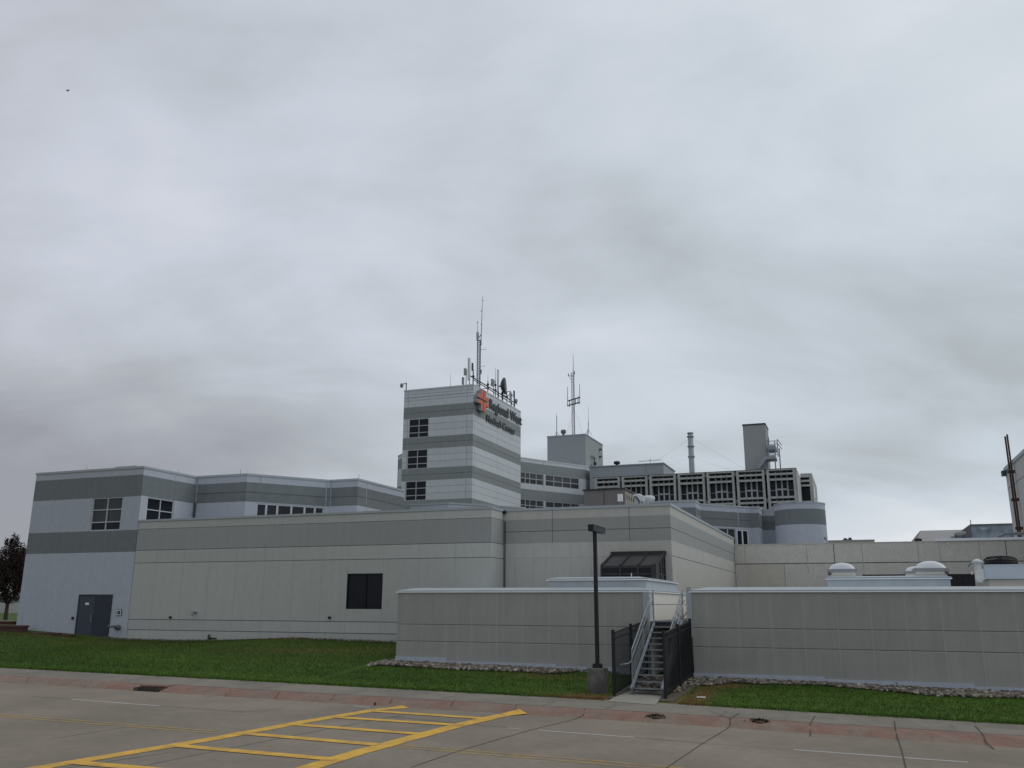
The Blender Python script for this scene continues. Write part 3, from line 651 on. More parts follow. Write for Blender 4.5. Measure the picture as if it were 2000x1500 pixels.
for s in (L_+th/2, R_-th/2):
    f.bar((s, te+.05, ze-.33), (s, 36.86, ze-.33), th*.9, .06); f.bar((s, 36.87, zb), (s, 36.87, zt-.05), th, .10); f.bar((s, te+.05, zb+.03), (s, 36.82, zb+.03), th*.9, .06)
    f.bar((s, te+.95, zb+.06), (s, te+.95, ze+(zt-ze)*.48), th*.85, .07); f.bar((s, te+1.45, ze-.3), (s, te+1.45, ze+(zt-ze)*.74), th*.85, .06)
gw = f.build('bay_window', 'bronze', hall)
g.face([(L_, te, ze), (R_, te, ze), (R_, 36.88, zt), (L_, 36.88, zt)], 1)
g.face([(L_, te, zb), (R_, te, zb), (R_, te, ze), (L_, te, ze)])
for s in (L_+.03, R_-.03): g.face([(s, te, zb), (s, 36.9, zb), (s, 36.9, zt), (s, te, ze)])
g.face([(L_, 36.94, zb), (R_, 36.94, zb), (R_, 36.94, zt), (L_, 36.94, zt)], 0)
g.build('pane', ['glass_dark', 'glass_canopy'], gw)
q = MB(); q.box((R_-1.0, te-.065, zb), (R_-.965, te-.05, ze-.3)); q.build('trim', 'white_metal', gw)

# ------------------------------------------------------------------ low annexes either side of the steps
AV = [-14.97, -14.0, -13.0, -12.03, -11.04, -10.06, -9.07, -8.08, -7.1]
MA = ['annex_panel', 'annex_base', 'joint_dark', 'joint_light', 'white_paint']
AT = 29.9
AP = [(-16.0, AT), (-6.56, AT), (-6.56, 36.93), (-14.45, 36.93), (-14.45, 35.46), (-16.0, 35.46)]
def annex_j(a0, vs, z0): return dict(hj=[(-.71, .024, 2), (-.735, .025, 3), (-1.30, .024, 2), (-1.325, .025, 3)], vj=[(s-a0, .026, 3, z0, .36) for s in vs])
annex = building('low_annex', 'low grey panelled annex wall left of the steps, with raised white roof kerb on top', 'building', AP, -3.1, .49, [], MA, {
    0: annex_j(-16.0, AV, -1.9), 1: dict(rows=[(-3.1, .49, 4)], hj=[(.02, .02, 2)])}, cope_h=.06, drip=True, slope=.10, cope_in=.45, roof_drop=.12, org=(-11, AT, -2.2))
q = MB()
for a, b, zt_ in ((-16.0, -13.94, -1.855), (-13.94, -9.81, -1.965), (-9.81, -6.6, -2.03)):
    q.box((a, AT-.055, -3.0), (b-.002, AT-.004, zt_))
q.build('base_trim', 'annex_base', annex)
q = MB(); q.box((-6.74, AT-.04, -.5), (-6.52, AT-.004, .42)); q.build('corner_trim', 'coping', annex)
# raised roof kerb on the annex
s0, s1, rz = T(1071, 1133, 30.6)[0], T(1262, 1131, 30.6)[0], T(1262, 1129, 30.6)[2]
rk = MB(); rp = [(s0, 30.6), (s1, 30.6), (s1, 36.3), (s0, 36.3)]; rk.prism(rp, .3, rz-.06, 0); ring(rk, rp, .05, .3, rz-.06, rz, 1, .06); ring(rk, rp, .06, -.03, rz-.07, rz-.04, 2); rk.face([(*p, rz-.02) for p in rp], 0)
rk.build('roof_kerb', ['membrane', 'coping', 'drip_edge'], annex)
RV = [-4.62, -3.64, -2.63, -1.65, -.65, .32, 1.31, 2.29, 3.28, 4.24, 5.2, 6.2, 7.2, 8.2, 9.2, 10.2, 11.2, 12.2]
RP = [(-5.14, AT), (14, AT), (14, 57), (-5.14, 57)]
annex2 = building('low_annex', 'long low grey panelled annex wall right of the steps, topped by domed skylights', 'building', RP, -3.3, .48, [], MA, {
    0: annex_j(-5.14, RV, -2.3), 3: dict(rows=[(-3.1, .49, 4)])}, cope_h=.06, drip=True, slope=.10, cope_in=.45, roof_drop=.12, org=(0, AT, -2.4))
q = MB()
for a, b, zt_ in ((-5.16, -1.16, -2.12), (-1.16, 2.95, -2.185), (2.95, 14, -2.26)):
    q.box((a, AT-.055, -3.2), (b-.002, AT-.004, zt_))
for s in (-3.0, .85): q.box((s-.012, AT-.0585, -3.0), (s+.012, AT-.055, -2.2), 1)
q.build('base_trim', ['annex_base', 'joint_dark'], annex2)
q = MB(); q.box((-5.28, AT-.05, -1.0), (-5.12, AT-.004, .58)); q.build('corner_trim', 'coping', annex2)
q = MB(); q.box((-6.55, AT+.05, -.75), (-5.16, 57, -.52)); o = q.build('roof_passage', 'soil'); o['kind'] = 'structure'
q = MB(); 
for k in range(26):
    a = rng.uniform(0, 2*pi); L = rng.uniform(.15, .4); q.bar((-5.9, 32.2, -.53), (-5.9+cos(a)*L*.6, 32.2+sin(a)*L*.6, -.53+L*.8), .01, .01)
o = q.build('dry_weed', 'brown_light'); props(o, 'dry brown weed growing at the top of the metal steps against the white wall', 'weed')

# raised skylight kerb on the right annex
ks0, ks1, kt = T(1616, 1133, 34)[0], T(1856, 1133, 34)[0], 34.0; kz = T(1740, 1127, 34)[2]
rk = MB(); rp = [(ks0, kt), (ks1, kt), (ks1, kt+4.5), (ks0, kt+4.5)]; rk.prism(rp, .25, kz-.06, 0); ring(rk, rp, .05, .3, kz-.06, kz, 1, .05); ring(rk, rp, .062, -.03, kz-.075, kz-.045, 2); rk.face([(*p, kz-.02) for p in rp], 0)
for i in range(12): pass
rk.mesh([(ks0-.02, kt, .62), (ks1, kt, .62), (ks1+.25, kt-.5, .3), (ks0-.35, kt-.5, .3)], [(3, 2, 1, 0)], 0)
rk.build('roof_kerb', ['membrane', 'coping', 'drip_edge'], annex2)
def skylight(s, t, z, wd, label, small=False):
    r = thing('domed_skylight', label, 'skylight', (s, t, z), 'domed skylights on the low roof'); h = wd/2
    q = MB(); q.box((s-h*.86, t-h*.86, z-.1), (s+h*.86, t+h*.86, z+.24)); q.box((s-h*.9, t-h*.9, z+.12), (s+h*.9, t+h*.9, z+.15)); q.build('curb', 'white_paint', r)
    q = MB(); q.box((s-h, t-h, z+.24), (s+h, t+h, z+.33)); q.build('rim', 'skylight_rim', r)
    q = MB(); n = 12; vs = []
    for j in range(n+1):
        for i in range(n+1):
            u, v = i/n*2-1, j/n*2-1; hh = (1-u**2)**.55*(1-v**2)**.55 if abs(u) < 1 and abs(v) < 1 else 0
            vs.append((s+u*h*.9, t+v*h*.9, z+.33+hh*.26*wd/1.1))
    q.mesh(vs, [(j*(n+1)+i, j*(n+1)+i+1, (j+1)*(n+1)+i+1, (j+1)*(n+1)+i) for j in range(n) for i in range(n)], 0, True); q.build('dome', 'clear_dome', r)
    if not small:
        q = MB(); e_ = -1 if s < 2 else 1; q.lathe((s+e_*h*.85, t-h*1.0, z+.17), [(0, .07), (.05, .05), (.07, 0), (.05, -.05), (0, -.07)], 10); q.build('motor', 'galv_dark', r)
a = T(1645.5, 1121, 34.9); skylight(a[0], 34.9, kz-.02, 1.02, 'white domed skylight at the left end of the raised roof kerb')
a = T(1818, 1121, 34.9); skylight(a[0], 34.9, kz-.02, 1.12, 'white domed skylight at the right end of the raised roof kerb, larger one')
a = T(1788, 1121, 37.6); skylight(a[0], 37.6, kz-.02, .8, 'small white dome half hidden behind the right end skylight', True)
q = MB(); a = T(1841, 1121, 35.6); q.tube((a[0], 35.6, kz-.05), (a[0]-.02, 35.6, kz+1.15), .012, 6); o = q.build('thin_rod', 'mast_steel', org=(a[0], 35.6, kz)); props(o, 'thin upright metal rod beside the larger domed skylight', 'rod')

# ------------------------------------------------------------------ rooftop air conditioner, right edge
acs0, act = T(1921, 1110, 33)[0], 33.0; acz1 = T(1950, 1103, 33)[2]; acz0 = T(1950, 1129.5, 33)[2]
ac = thing('air_conditioner', 'blue-grey rooftop air conditioner with black fan guard at the right edge', 'air conditioner', (acs0, act, .35))
q = MB(); q.box((acs0, act, acz0), (acs0+3.2, act+1.6, acz1)); q.box((acs0-.02, act-.02, acz0-.02), (acs0+3.22, act+1.62, acz0+.03)); q.box((acs0-.015, act-.015, acz1-.03), (acs0+3.215, act+1.615, acz1+.01)); q.build('cabinet', 'ac_grey', ac)
q = MB(); q.box((acs0+.12, act+.08, .2), (acs0+3.1, act+1.5, acz0-.03)); q.build('curb', 'aggregate_smooth', ac)
fc = T(1955, 1103, act+.8); fg = MB(); R1 = .5
for k in range(28):
    a = 2*pi*k/28; x, y = cos(a), sin(a)
    fg.path([(fc[0]+x*R1, fc[1]+y*R1, acz1), (fc[0]+x*R1*.98, fc[1]+y*R1*.98, acz1+.2), (fc[0]+x*R1*.8, fc[1]+y*R1*.8, acz1+.28), (fc[0]+x*.1, fc[1]+y*.1, acz1+.31)], .011, 5)
for r_, z_ in ((R1, .03), (R1, .1), (R1*.99, .17), (R1*.9, .24), (R1*.7, .29), (R1*.45, .30), (.12, .31)):
    p = [(fc[0]+cos(2*pi*k/24)*r_, fc[1]+sin(2*pi*k/24)*r_, acz1+z_) for k in range(25)]; fg.path(p, .013, 5)
fg.lathe((fc[0], fc[1], acz1), [(.0, .0), (R1*.98, .0), (R1*.98, .17), (R1*.92, .17), (R1*.90, .02)], 24); fg.lathe((fc[0], fc[1], acz1+.05), [(0, .2), (.14, .18), (.14, 0)], 12)
for k in range(4): fg.bar((fc[0], fc[1], acz1+.15), (fc[0]+cos(k*pi/2+.3)*.4, fc[1]+sin(k*pi/2+.3)*.4, acz1+.12), .14, .015)
fg.build('fan_guard', 'black_metal', ac)
q = MB(); q.path([(fc[0]-R1, fc[1], acz1+.1), (fc[0]-.9, fc[1]-.1, acz1+.09), (fc[0]-1.0, fc[1]-.12, acz1-.02)], .015, 6); q.build('cable', 'black_metal', ac)
fs = T(1912, 1110, act)[0]
q = MB(); q.tube((fs-.02, act+.05, acz0-.12), (fs-.02, act+.05, acz1-.02), .11, 12, 0); q.lathe((fs-.02, act+.05, acz1-.02), [(.11, 0), (.10, .07), (.14, .08), (.22, .09), (.08, .20), (.0, .22)], 16, 0)
q.box((fs-.12, act-.06, acz0-.05), (fs+.12, act+.2, acz0+.30)); q.box((fs-.2, act+.0, acz1-.3), (fs-.24, act+.08, acz1-.2)); q.build('flue', 'antenna_white', ac)

# ------------------------------------------------------------------ aggregate-panelled building behind the right annex
A3l = (-7.04, 57.72); z3 = 3.74
a = Zp(2000, 1053.5, z3); A3r_ = (a[0], a[1]); dL = hypot(A3r_[0]-A3l[0], A3r_[1]-A3l[1]); ux, uy = (A3r_[0]-A3l[0])/dL, (A3r_[1]-A3l[1])/dL
A3e = (A3l[0]+ux*45, A3l[1]+uy*45)
def ha(x, y): return hit(A3l, A3e, x, y)
zj = ha(1600, 1100)[1]; MG = ['aggregate', 'aggregate_smooth', 'joint_dark', 'joint_light']
wz1, wz0 = ha(1870, 1121)[1], .3
ow = (ha(1684, 1122)[0], ha(1903, 1122)[0], wz0, wz1)
pa0, pa1 = ha(1457, 1103)[0], ha(1531, 1103)[0]
agg = building('aggregate_building', 'cream exposed-aggregate panelled building with a dark ribbon window behind the skylights', 'building',
    [A3l, A3e, (A3e[0]-uy*20, A3e[1]+ux*20), (A3l[0]-uy*20, A3l[1]+ux*20)], -2, z3, [], MG, {
    0: dict(hj=[(zj, .06, 2)], vj=[(ha(x, y)[0], .05, 3, lo, z3) for x, y, lo in ((1455, 1080, zj), (1576, 1080, zj-.6), (1684, 1080, -1), (1793, 1080, zj), (1914, 1080, zj))]+
            [(ha(x, 1080)[0], .05, 2, -2, z3) for x in (1629, 1966)]+[(pa1, .05, 2, -2, zj)],
            wins=[dict(op=ow, cols=[.2, .4, .6, .78, .9], rows=[], frame='black_metal', fw=.05, mw=.05)])},
    cope_h=.06, cope_out=.02, cope_mat='aggregate_smooth', org=(6, 57, -1))
q = MB(); n_ = (uy, -ux)
q.prism([(A3l[0]+ux*pa0+n_[0]*.012, A3l[1]+uy*pa0+n_[1]*.012), (A3l[0]+ux*pa1+n_[0]*.012, A3l[1]+uy*pa1+n_[1]*.012), (A3l[0]+ux*pa1+n_[0]*.002, A3l[1]+uy*pa1+n_[1]*.002), (A3l[0]+ux*pa0+n_[0]*.002, A3l[1]+uy*pa0+n_[1]*.002)], -1, zj-.05)
q.build('infill_panel', 'aggregate_smooth', agg)
q = MB(); c0, c1 = ha(1828, 1052)[0], 44.5
q.bar((A3l[0]+ux*c0-uy*.15, A3l[1]+uy*c0+ux*.15, z3+.06), (A3l[0]+ux*c1-uy*.15, A3l[1]+uy*c1+ux*.15, z3+.06), .5, .14); q.build('flashing', 'drip_edge', agg)
p0, p1 = ha(1946, 1049)[0], 40
q = MB(); A_ = lambda c, z, d=-.4: (A3l[0]+ux*c+n_[0]*d, A3l[1]+uy*c+n_[1]*d, z)
q.tube(A_(p0, z3+.12), A_(p0+.5, z3+.36), .09, 8); q.tube(A_(p0+.5, z3+.36), A_(p1, z3+.36), .09, 8)
for k in range(5): c = p0+.9+k*2.4; q.bar(A_(c, z3+.1), A_(c, z3+.36), .12, .12)
o = q.build('roof_pipe', 'galv', org=A_(p0, z3)); props(o, 'horizontal grey pipe on low supports along the cream parapet', 'pipe')

# ------------------------------------------------------------------ second banded wing (right of the hall) and its drum
pts2 = [Zp(1236, 979, 6.93), Zp(1359, 977.5, 6.93), Zp(1366, 983.5, 6.93), Zp(1466, 989.5, 6.93), Zp(1481, 988.5, 6.93), Zp(1488, 995.5, 6.93), Zp(1530, 992.5, 6.93)]
q2 = [(-15, 59.6), (-9.8, 60.5), (-9.8, 62.5), (-6.75, 65.7), (-6.15, 65.6), (-6.15, 68.1), (-3.5, 67.8), (-3.5, 80), (-15, 80)]
wl, wr = hit(q2[2], q2[3], 1385, 1026)[0], hit(q2[2], q2[3], 1437, 1032)[0]
dl, dr_ = hit(q2[2], q2[3], 1436.5, 1032)[0], hit(q2[2], q2[3], 1462, 1034)[0]
e2 = building('banded_wing', 'angled white wing with green-grey bands above the sloping tan parapet, tall windows', 'building', q2, -1, 6.93, BR, ML, {
    0: dict(hj=[(5.92, .05, 2)]), 1: dict(hj=[(5.92, .05, 3)]),
    2: dict(hj=[(5.92, .06, 2)], vj=[(3.3, .06, 3, 5.4, 6.93)], wins=[dict(op=(wl, dl-.0, 3.7, 5.30), cols=[.36, .70], rows=[.78], mw=.08, frame='window_frame', glass='glass_tint'),
            dict(op=(dl+.08, dr_, 2.75, 5.25), cols=[.5], rows=[], mw=.1, fw=.09, frame='white_metal', glass='glass_dark')]),
    4: dict(hj=[(5.92, .05, 2)]), 5: dict(hj=[(5.92, .05, 2)])}, org=(-8, 62, 0))
dc = Zp(1559, 976.5, 6.93); 
cen = Zp(1557.5, 980, 6.93); rad = 1.72; cen = (cen[0]+rad*sin(-.0), cen[1]+rad*1.0)
dm = thing('drum_tower', 'round white drum with a wide green-grey band at the right end of the banded wing', 'tower', (cen[0], cen[1], 0))
for nm, prof, mt in (('wall', [(rad, -1), (rad, 5.40)], 'white_stucco'), ('band', [(rad, 5.40), (rad, 6.46)], 'band_green'), ('parapet', [(rad, 6.46), (rad, 6.86)], 'white_stucco'), ('coping', [(rad+.03, 6.84), (rad+.03, 6.93), (rad-.2, 6.95), (rad-.2, 6.7), (0, 6.6)], 'joint_grey')):
    q = MB(); q.lathe((cen[0], cen[1], 0), prof, 64); q.build(nm, mt, dm)

# ------------------------------------------------------------------ main tower
tC = T(925, 750, 87.16); sC = tC[0]; zC = tC[2]
sL = T(790, 760, 87.16)[0]; tE = S(1017, 804.5, sC)[1]
fl = 3.54
TP = [(sL, 87.16), (sC, 87.16), (sC, tE), (sL, tE)]
rowsT = [(-2, 30, 0)]+[(20.41-i*fl, 21.76-i*fl, 1) for i in range(7)]
hjT = []
for i in range(-1, 6):
    b = 20.41-i*fl
    hjT += [(b-.72, .05, 3), (b-1.44, .05, 3), (b+.66, .05, 2), (b+1.35, .03, 3), (b, .03, 3)]
hjT = [h for h in hjT if h[0] < 23.4]+[(22.9, .09, 3)]
wT = []
for i, (y0_, y1_) in enumerate(((816, 853), (876, 915), (937, 975))):
    x0_ = (799.5, 796, 793)[i]; x1_ = (837.5, 835, 832.5)[i]
    z1_ = 20.41-i*fl-.06; z0_ = z1_-2.12; a0 = hit(TP[0], TP[1], x0_, y0_)[0]; a1 = hit(TP[0], TP[1], x1_, y0_)[0]
    wT.append(dict(op=(max(a0, .55), a1, z0_, z1_), cols=[.5], rows=[.37, .74], mw=.08, fw=.05, frame='window_frame', glass='glass_dark'))
tower = building('main_tower', 'tall white and grey striped tower bearing the hospital sign and roof antennas', 'tower', TP, -2, zC, rowsT, ['tower_white', 'tower_band', 'joint_dark', 'joint_grey'], {
    0: dict(hj=hjT, vj=[(.55, .06, 3, -2, 30), (sC-sL-.75, .06, 3, -2, 30)], wins=wT), 1: dict(hj=hjT, vj=[(.5, .06, 3, -2, 30), (7.2, .06, 3, -2, 30)])},
    cope_h=.16, cope_mat='tower_white', org=(sC-4, 90, 0))
# sign: cross and two lines of channel letters on the right face
def fpt(a, z, d=0): return (sC+d, 87.16+a, z)
def Sx(x, y, d): r = S(x, y, sC+d); return r[1]-87.16, r[2]
# cross corners from bearings
cxl, _ = Sx(934, 785, .6); cxr, _ = Sx(955, 785, .6); _, czt = Sx(944, 761, .6); _, czb = Sx(944, 803, .6)
ccx, ccz = (cxl+cxr)/2, (czt+czb)/2; hw, hh = (cxr-cxl)/2, (czt-czb)/2
cross = thing('wall_cross', 'orange-red medical cross standing off the tower wall left of the lettering', 'sign', (sC, 87.16+ccx, ccz))
ar = .42
for sx in (-1, 1):
    for sz in (-1, 1):
        g0 = .10; poly = [(g0, g0), (hw, g0), (hw, hh*ar), (hw*ar, hh*ar), (hw*ar, hh), (g0, hh)]
        poly = [(ccx+sx*x, ccz+sz*z) for x, z in poly]
        if sx*sz < 0: poly = poly[::-1]
        q = MB(); n_p = len(poly)
        q.face([fpt(a, z, .60) for a, z in poly]); q.face([fpt(a, z, .30) for a, z in poly][::-1], 1)
        for i in range(n_p):
            a, b = poly[i], poly[(i+1) % n_p]; q.face([fpt(*a, .30), fpt(*b, .30), fpt(*b, .60), fpt(*a, .60)], 1)
        q.build('cross_quarter', ['cross_red', 'sign_side'], cross)
q = MB(); q.box(fpt(ccx-hw*.9, ccz-hh*ar*.8, .02), fpt(ccx+hw*.9, ccz+hh*ar*.8, .28)); q.box(fpt(ccx-hw*ar*.8, ccz-hh*.9, .02), fpt(ccx+hw*ar*.8, ccz-hh*ar*.8, .28)); q.box(fpt(ccx-hw*ar*.8, ccz+hh*ar*.8, .02), fpt(ccx+hw*ar*.8, ccz+hh*.9, .28)); q.build('backing', 'sign_side', cross)
def letters(name, body, xa, ya, xb, yb, yt, label):
    d = .14; a0, z0 = Sx(xa, ya, d); a1, z1 = Sx(xb, yb, d); _, zt_ = Sx(xa, yt, d); z0 = (z0+z1)/2
    r = thing(name, label, 'sign', (sC, 87.16+a0, z0)); cap = zt_-z0
    vs, fs = text_mesh(body, 1, .03, .022); xs = [v[0] for v in vs]; w0, w1 = min(xs), max(xs); caph = .73
    kx = (a1-a0)/(w1-w0); kz = cap/caph
    q = MB(); q.mesh([fpt(a0+(v[0]-w0)*kx, z0+v[1]*kz, d-.03+v[2]) for v in vs], fs); q.build('lettering', 'sign_dark', r)
    q = MB()
    for zz4 in (.25, .6): q.box(fpt(a0+.1, z0+cap*zz4-.03, .01), fpt(a1-.1, z0+cap*zz4+.03, .07))
    q.build('raceway', 'sign_side', r)
    return r
letters('wall_lettering', 'Regional West', 957, 795.5, 1019.5, 832, 777, 'upper line of dark channel letters on the tower wall reading Regional West')
letters('wall_lettering', 'Medical Center', 951, 823, 1006.5, 849, 808, 'lower line of dark channel letters on the tower wall reading Medical Center')

# ------------------------------------------------------------------ tower roof equipment
def up_pole(x, yb, yt, t, wd=.1, name=None): a = T(x, yb, t); b = T(x, yt, t); return (a[0], t, a[2]), (a[0], t, b[2])
zr = zC-.3
def panel_ant(x0, x1, yt, yb, t, label, m_='antenna_white', dep=.18):
    a, b = T(x0, yb, t), T(x1, yt, t); r = thing('panel_antenna', label, 'antenna', ((a[0]+b[0])/2, t, zr), 'panel antennas on the tower roof')
    q = MB(); s0, s1, z0, z1 = a[0], b[0], a[2], b[2]; c = .25*(s1-s0)
    q.prism([(s0, t), (s0+c, t-dep), (s1-c, t-dep), (s1, t), (s1, t+dep*.4), (s0, t+dep*.4)], z0, z1); q.build('panel', m_, r)
    q = MB(); sm_ = (s0+s1)/2; q.tube((sm_, t+dep*.4+.12, zr), (sm_, t+dep*.4+.12, min(z1, z0+(z1-z0)*.9)), .045, 8); q.box((sm_-.06, t+dep*.35, z0+.2), (sm_+.06, t+dep*.4+.15, z0+.3)); q.box((sm_-.06, t+dep*.35, z1-.4), (sm_+.06, t+dep*.4+.15, z1-.3)); q.build('bracket', 'dark_steel', r)
panel_ant(913, 918.6, 699.5, 743, 88.0, 'tallest pale panel antenna at the front left of the tower roof')
panel_ant(906.5, 911.5, 720, 733, 88.3, 'short grey panel antenna just left of the tallest one', 'antenna_grey', .3)
panel_ant(902, 906.4, 737, 751, 88.0, 'low grey panel antenna, leftmost of the group on the tower roof', 'antenna_grey')
panel_ant(921.3, 924, 709, 724, 89.0, 'dark slim panel antenna right of the tallest one', 'sign_dark')
panel_ant(971, 974.2, 722, 763.5, 95.0, 'tall pale slim panel antenna beside the round dish', 'antenna_white')
panel_ant(960, 965, 741, 754.5, 94.0, 'boxy grey panel antenna left of the round dish', 'antenna_grey', .4)
panel_ant(979.5, 983, 765, 779, 97.0, 'dark panel antenna right of and below the round dish', 'sign_dark')
panel_ant(995, 998.8, 766, 785, 99.5, 'grey panel antenna near the far corner of the tower roof', 'antenna_grey')
panel_ant(1002.8, 1005.2, 763, 777, 101.3, 'black slim panel antenna at the far corner of the tower roof', 'sign_dark')
# lattice mast with whips
def lattice(x0, x1, yb, yt, t, q, n, rl=.05, rb=.022, z0=None, depth_=None):
    a, b, c = T(x0, yb, t), T(x1, yb, t), T((x0+x1)/2, yt, t); z0 = a[2] if z0 is None else z0; z1 = c[2]; w_ = b[0]-a[0]
    legs = [(a[0], t), (b[0], t), ((a[0]+b[0])/2, t+w_*.85)]
    for s, tt in legs: q.tube((s, tt, z0), (s, tt, z1), rl, 6)
    for k in range(n):
        za, zb_ = z0+(z1-z0)*k/n, z0+(z1-z0)*(k+1)/n
        for i in range(3):
            p, r_ = legs[i], legs[(i+1) % 3]; q.tube((*p, za), (*r_, zb_), rb, 4, cap=False); q.tube((*r_, zb_), (*p, zb_), rb, 4, cap=False)
    return legs, z0, z1
mast = thing('lattice_mast', 'tall grey lattice mast with two whip aerials, highest thing on the tower', 'antenna mast', (*T(934, 750, 90)[:2], zr))
q = MB(); legs, _, mz = lattice(931.4, 937.5, 755, 664, 90.0, q, 22, .055, .02, z0=zr); q.build('lattice', 'mast_steel', mast)
def whip(root, x0, y0, x1, y1, t, r0=.045, r1=.02, m_='mast_steel', name='whip_aerial'):
    a, b = T(x0, y0, t), T(x1, y1, t); q = MB(); q.tube(a, b, r0, 6, r2=r1); return q.build(name, m_, root), a, b
whip(mast, 932.6, 664, 932.7, 627, 90); whip(mast, 939.3, 672, 942.6, 577.5, 90, .06, .02)
q = MB()
a, b = T(932, 665, 90), T(940, 665, 90); q.tube(a, b, .05, 6); a, b = T(935, 660, 90), T(940.5, 652, 90); q.tube(a, b, .05, 6)
q.build('cross_arm', 'mast_steel', mast)
for (x0, y0, x1, y1) in ((938, 683, 950, 682.3), (938, 716, 948.5, 714.6)): q = MB(); q.tube(T(x0, y0, 90), T(x1, y1, 90), .025, 5); q.build('side_arm', 'mast_steel', mast)
for x, y in ((943.4, 587), (940.2, 608), (940.3, 634), (932.6, 630)): q = MB(); q.tube(T(x-1.4, y, 90), T(x+1.4, y, 90), .04, 5); q.build('small_aerial', 'mast_steel', mast)
for x, y0, y1, r_ in ((931.3, 649, 665, .05), (934.6, 649, 663, .05), (939.8, 668, 674, .06), (939.3, 722, 730, .1)): q = MB(); q.tube(T(x, y1, 90), T(x, y0, 90), r_, 6); q.build('stub_aerial', 'mast_steel', mast)
# rails along the right edge carrying antennas
rail = thing('antenna_frame', 'dark pipe rails and braces carrying antennas along the right edge of tower roof', 'pipe frame', (sC-.4, 88, zr))
q = MB()
rs_ = sC-.35
def R(x, y): r = S(x, y, rs_); return r
q.tube(R(919, 734.5), R(1009.5, 789), .065, 8); q.tube(R(924, 741), R(1006, 792), .05, 8)
for x, y0, y1 in ((924.5, 722, 751), (953, 744, 768), (967.7, 745, 776), (981, 762, 787), (990, 765, 791), (999, 768, 796), (1004, 776, 797)):
    a = R(x, y0); b = R(x, y1); q.tube((rs_, a[1], min(b[2], zr)), a, .055, 8)
for x, y in ((924.5, 735), (953, 751), (953, 758), (967.5, 752), (967.5, 762), (981, 768), (990, 775), (999, 772)):
    a = R(x, y); q.lathe(a, [(0, .16), (.14, .1), (.16, 0), (.14, -.1), (0, -.16)], 8)
for p, r_ in (((984, 766), (998, 764)), ((986, 778), (999, 768)), ((984, 771), (998, 783)), ((958, 752), (966, 745)), ((944, 759), (953, 758.5)), ((984, 766), (990, 772))):
    q.tube(R(*p), R(*r_), .045, 6)
q.build('pipes', 'dark_steel', rail)
for x, yb_, yt_, r0_ in ((953, 752, 732, .03), (967.7, 748, 718, .035)):
    a, b = R(x, yb_), R(x, yt_); q = MB(); q.tube(a, b, r0_, 6, r2=.015); q.build('whip_aerial', 'mast_steel', rail)
dish = thing('satellite_dish', 'dark round dish antenna facing right behind the slim panel antenna', 'dish', (rs_-.3, 96.2, zr))
dcn = T(977.3, 754.4, 96.0); Rd = 1.0
q = MB(); n = 24; vs = []; fs = []
ax = Vector((.93, .22, .05)).normalized(); uu = Vector((0, 0, 1)).cross(ax).normalized(); vv = ax.cross(uu)
for j in range(7):
    rr = Rd*j/6
    for i in range(n):
        p = Vector(dcn)+(uu*cos(2*pi*i/n)+vv*sin(2*pi*i/n))*rr+ax*(.42*(rr/Rd)**2-.0); vs.append(tuple(p))
for j in range(6):
    for i in range(n): fs.append((j*n+i, j*n+(i+1) % n, (j+1)*n+(i+1) % n, (j+1)*n+i))
q.mesh(vs, fs, 0, True)
p0_ = Vector(dcn)+ax*.42; q.tube(p0_-ax*.02, p0_+ax*.22, Rd, 24); q.build('reflector', 'dark_steel', dish)
q = MB(); q.tube((dcn[0]-.3, dcn[1], zr), (dcn[0]-.3, dcn[1], dcn[2]+.4), .07, 8); q.tube((dcn[0]-.3, dcn[1], dcn[2]), dcn, .1, 8); q.build('mount', 'dark_steel', dish)
def camera_arm(label, x0, yb_, yt_, x1, y1, t, m_='dark_steel', sc=1.0):
    a = T(x0, yb_, t); b = T(x0, yt_, t); c = T(x1, yt_, t); r = thing('security_camera', label, 'camera', (a[0], t, a[2]), 'dome cameras on brackets')
    q = MB(); q.tube((a[0], t, a[2]-.3), (a[0], t, b[2]), .06*sc, 8); q.tube((a[0]+.05*sc, t, b[2]-.1), (c[0], t, b[2]-.1), .045*sc, 8); q.build('bracket', m_, r)
    h_ = b[2]-.1; q = MB(); k = T(x1, y1, t)[2]; q.tube((c[0], t, h_), (c[0], t, k+.2*sc), .05*sc, 8); q.lathe((c[0], t, k), [(0, .3*sc), (.14*sc, .26*sc), (.2*sc, .1*sc), (.19*sc, -.05*sc), (.12*sc, -.2*sc), (0, -.25*sc)], 12); q.build('dome', 'galv', r)
camera_arm('small dome camera hanging from a bracket on the left corner of the tower roof', 793.2, 762, 747.5, 784.8, 753.5, 87.6)
camera_arm('small dome camera beside the far right corner antenna of the tower roof', 1004.3, 795, 781, 1008, 783.5, 101.6)
q = MB(); a, b = T(880, 752, 88), T(880, 731, 88); q.tube((a[0], 88, zC), b, .03, 5, r2=.012); o = q.build('whip_aerial', 'mast_steel', org=(a[0], 88, zC)); props(o, 'single thin whip aerial midway along the front edge of the tower roof', 'antenna')

# low white parapet at the foot of the tower
zs = 6.25
c0, c1, c2_ = Zp(791, 982.5, zs), Zp(877, 981, zs), Zp(1020, 990, zs)
fp = [(c0[0], c1[1]+.2), (c1[0], c1[1]), (c2_[0]+.0, c2_[1]), (c2_[0], c2_[1]+12), (c0[0], c2_[1]+12)]
building('link_block', 'low white parapeted link block at the foot of the striped tower', 'building', fp, -1, zs, [], ['white_stucco', 'band_green', 'joint_dark', 'joint_grey'],
         {0: dict(vj=[(2.9, .04, 3, 0, zs)]), 1: dict()}, org=(c1[0], c1[1], 0))

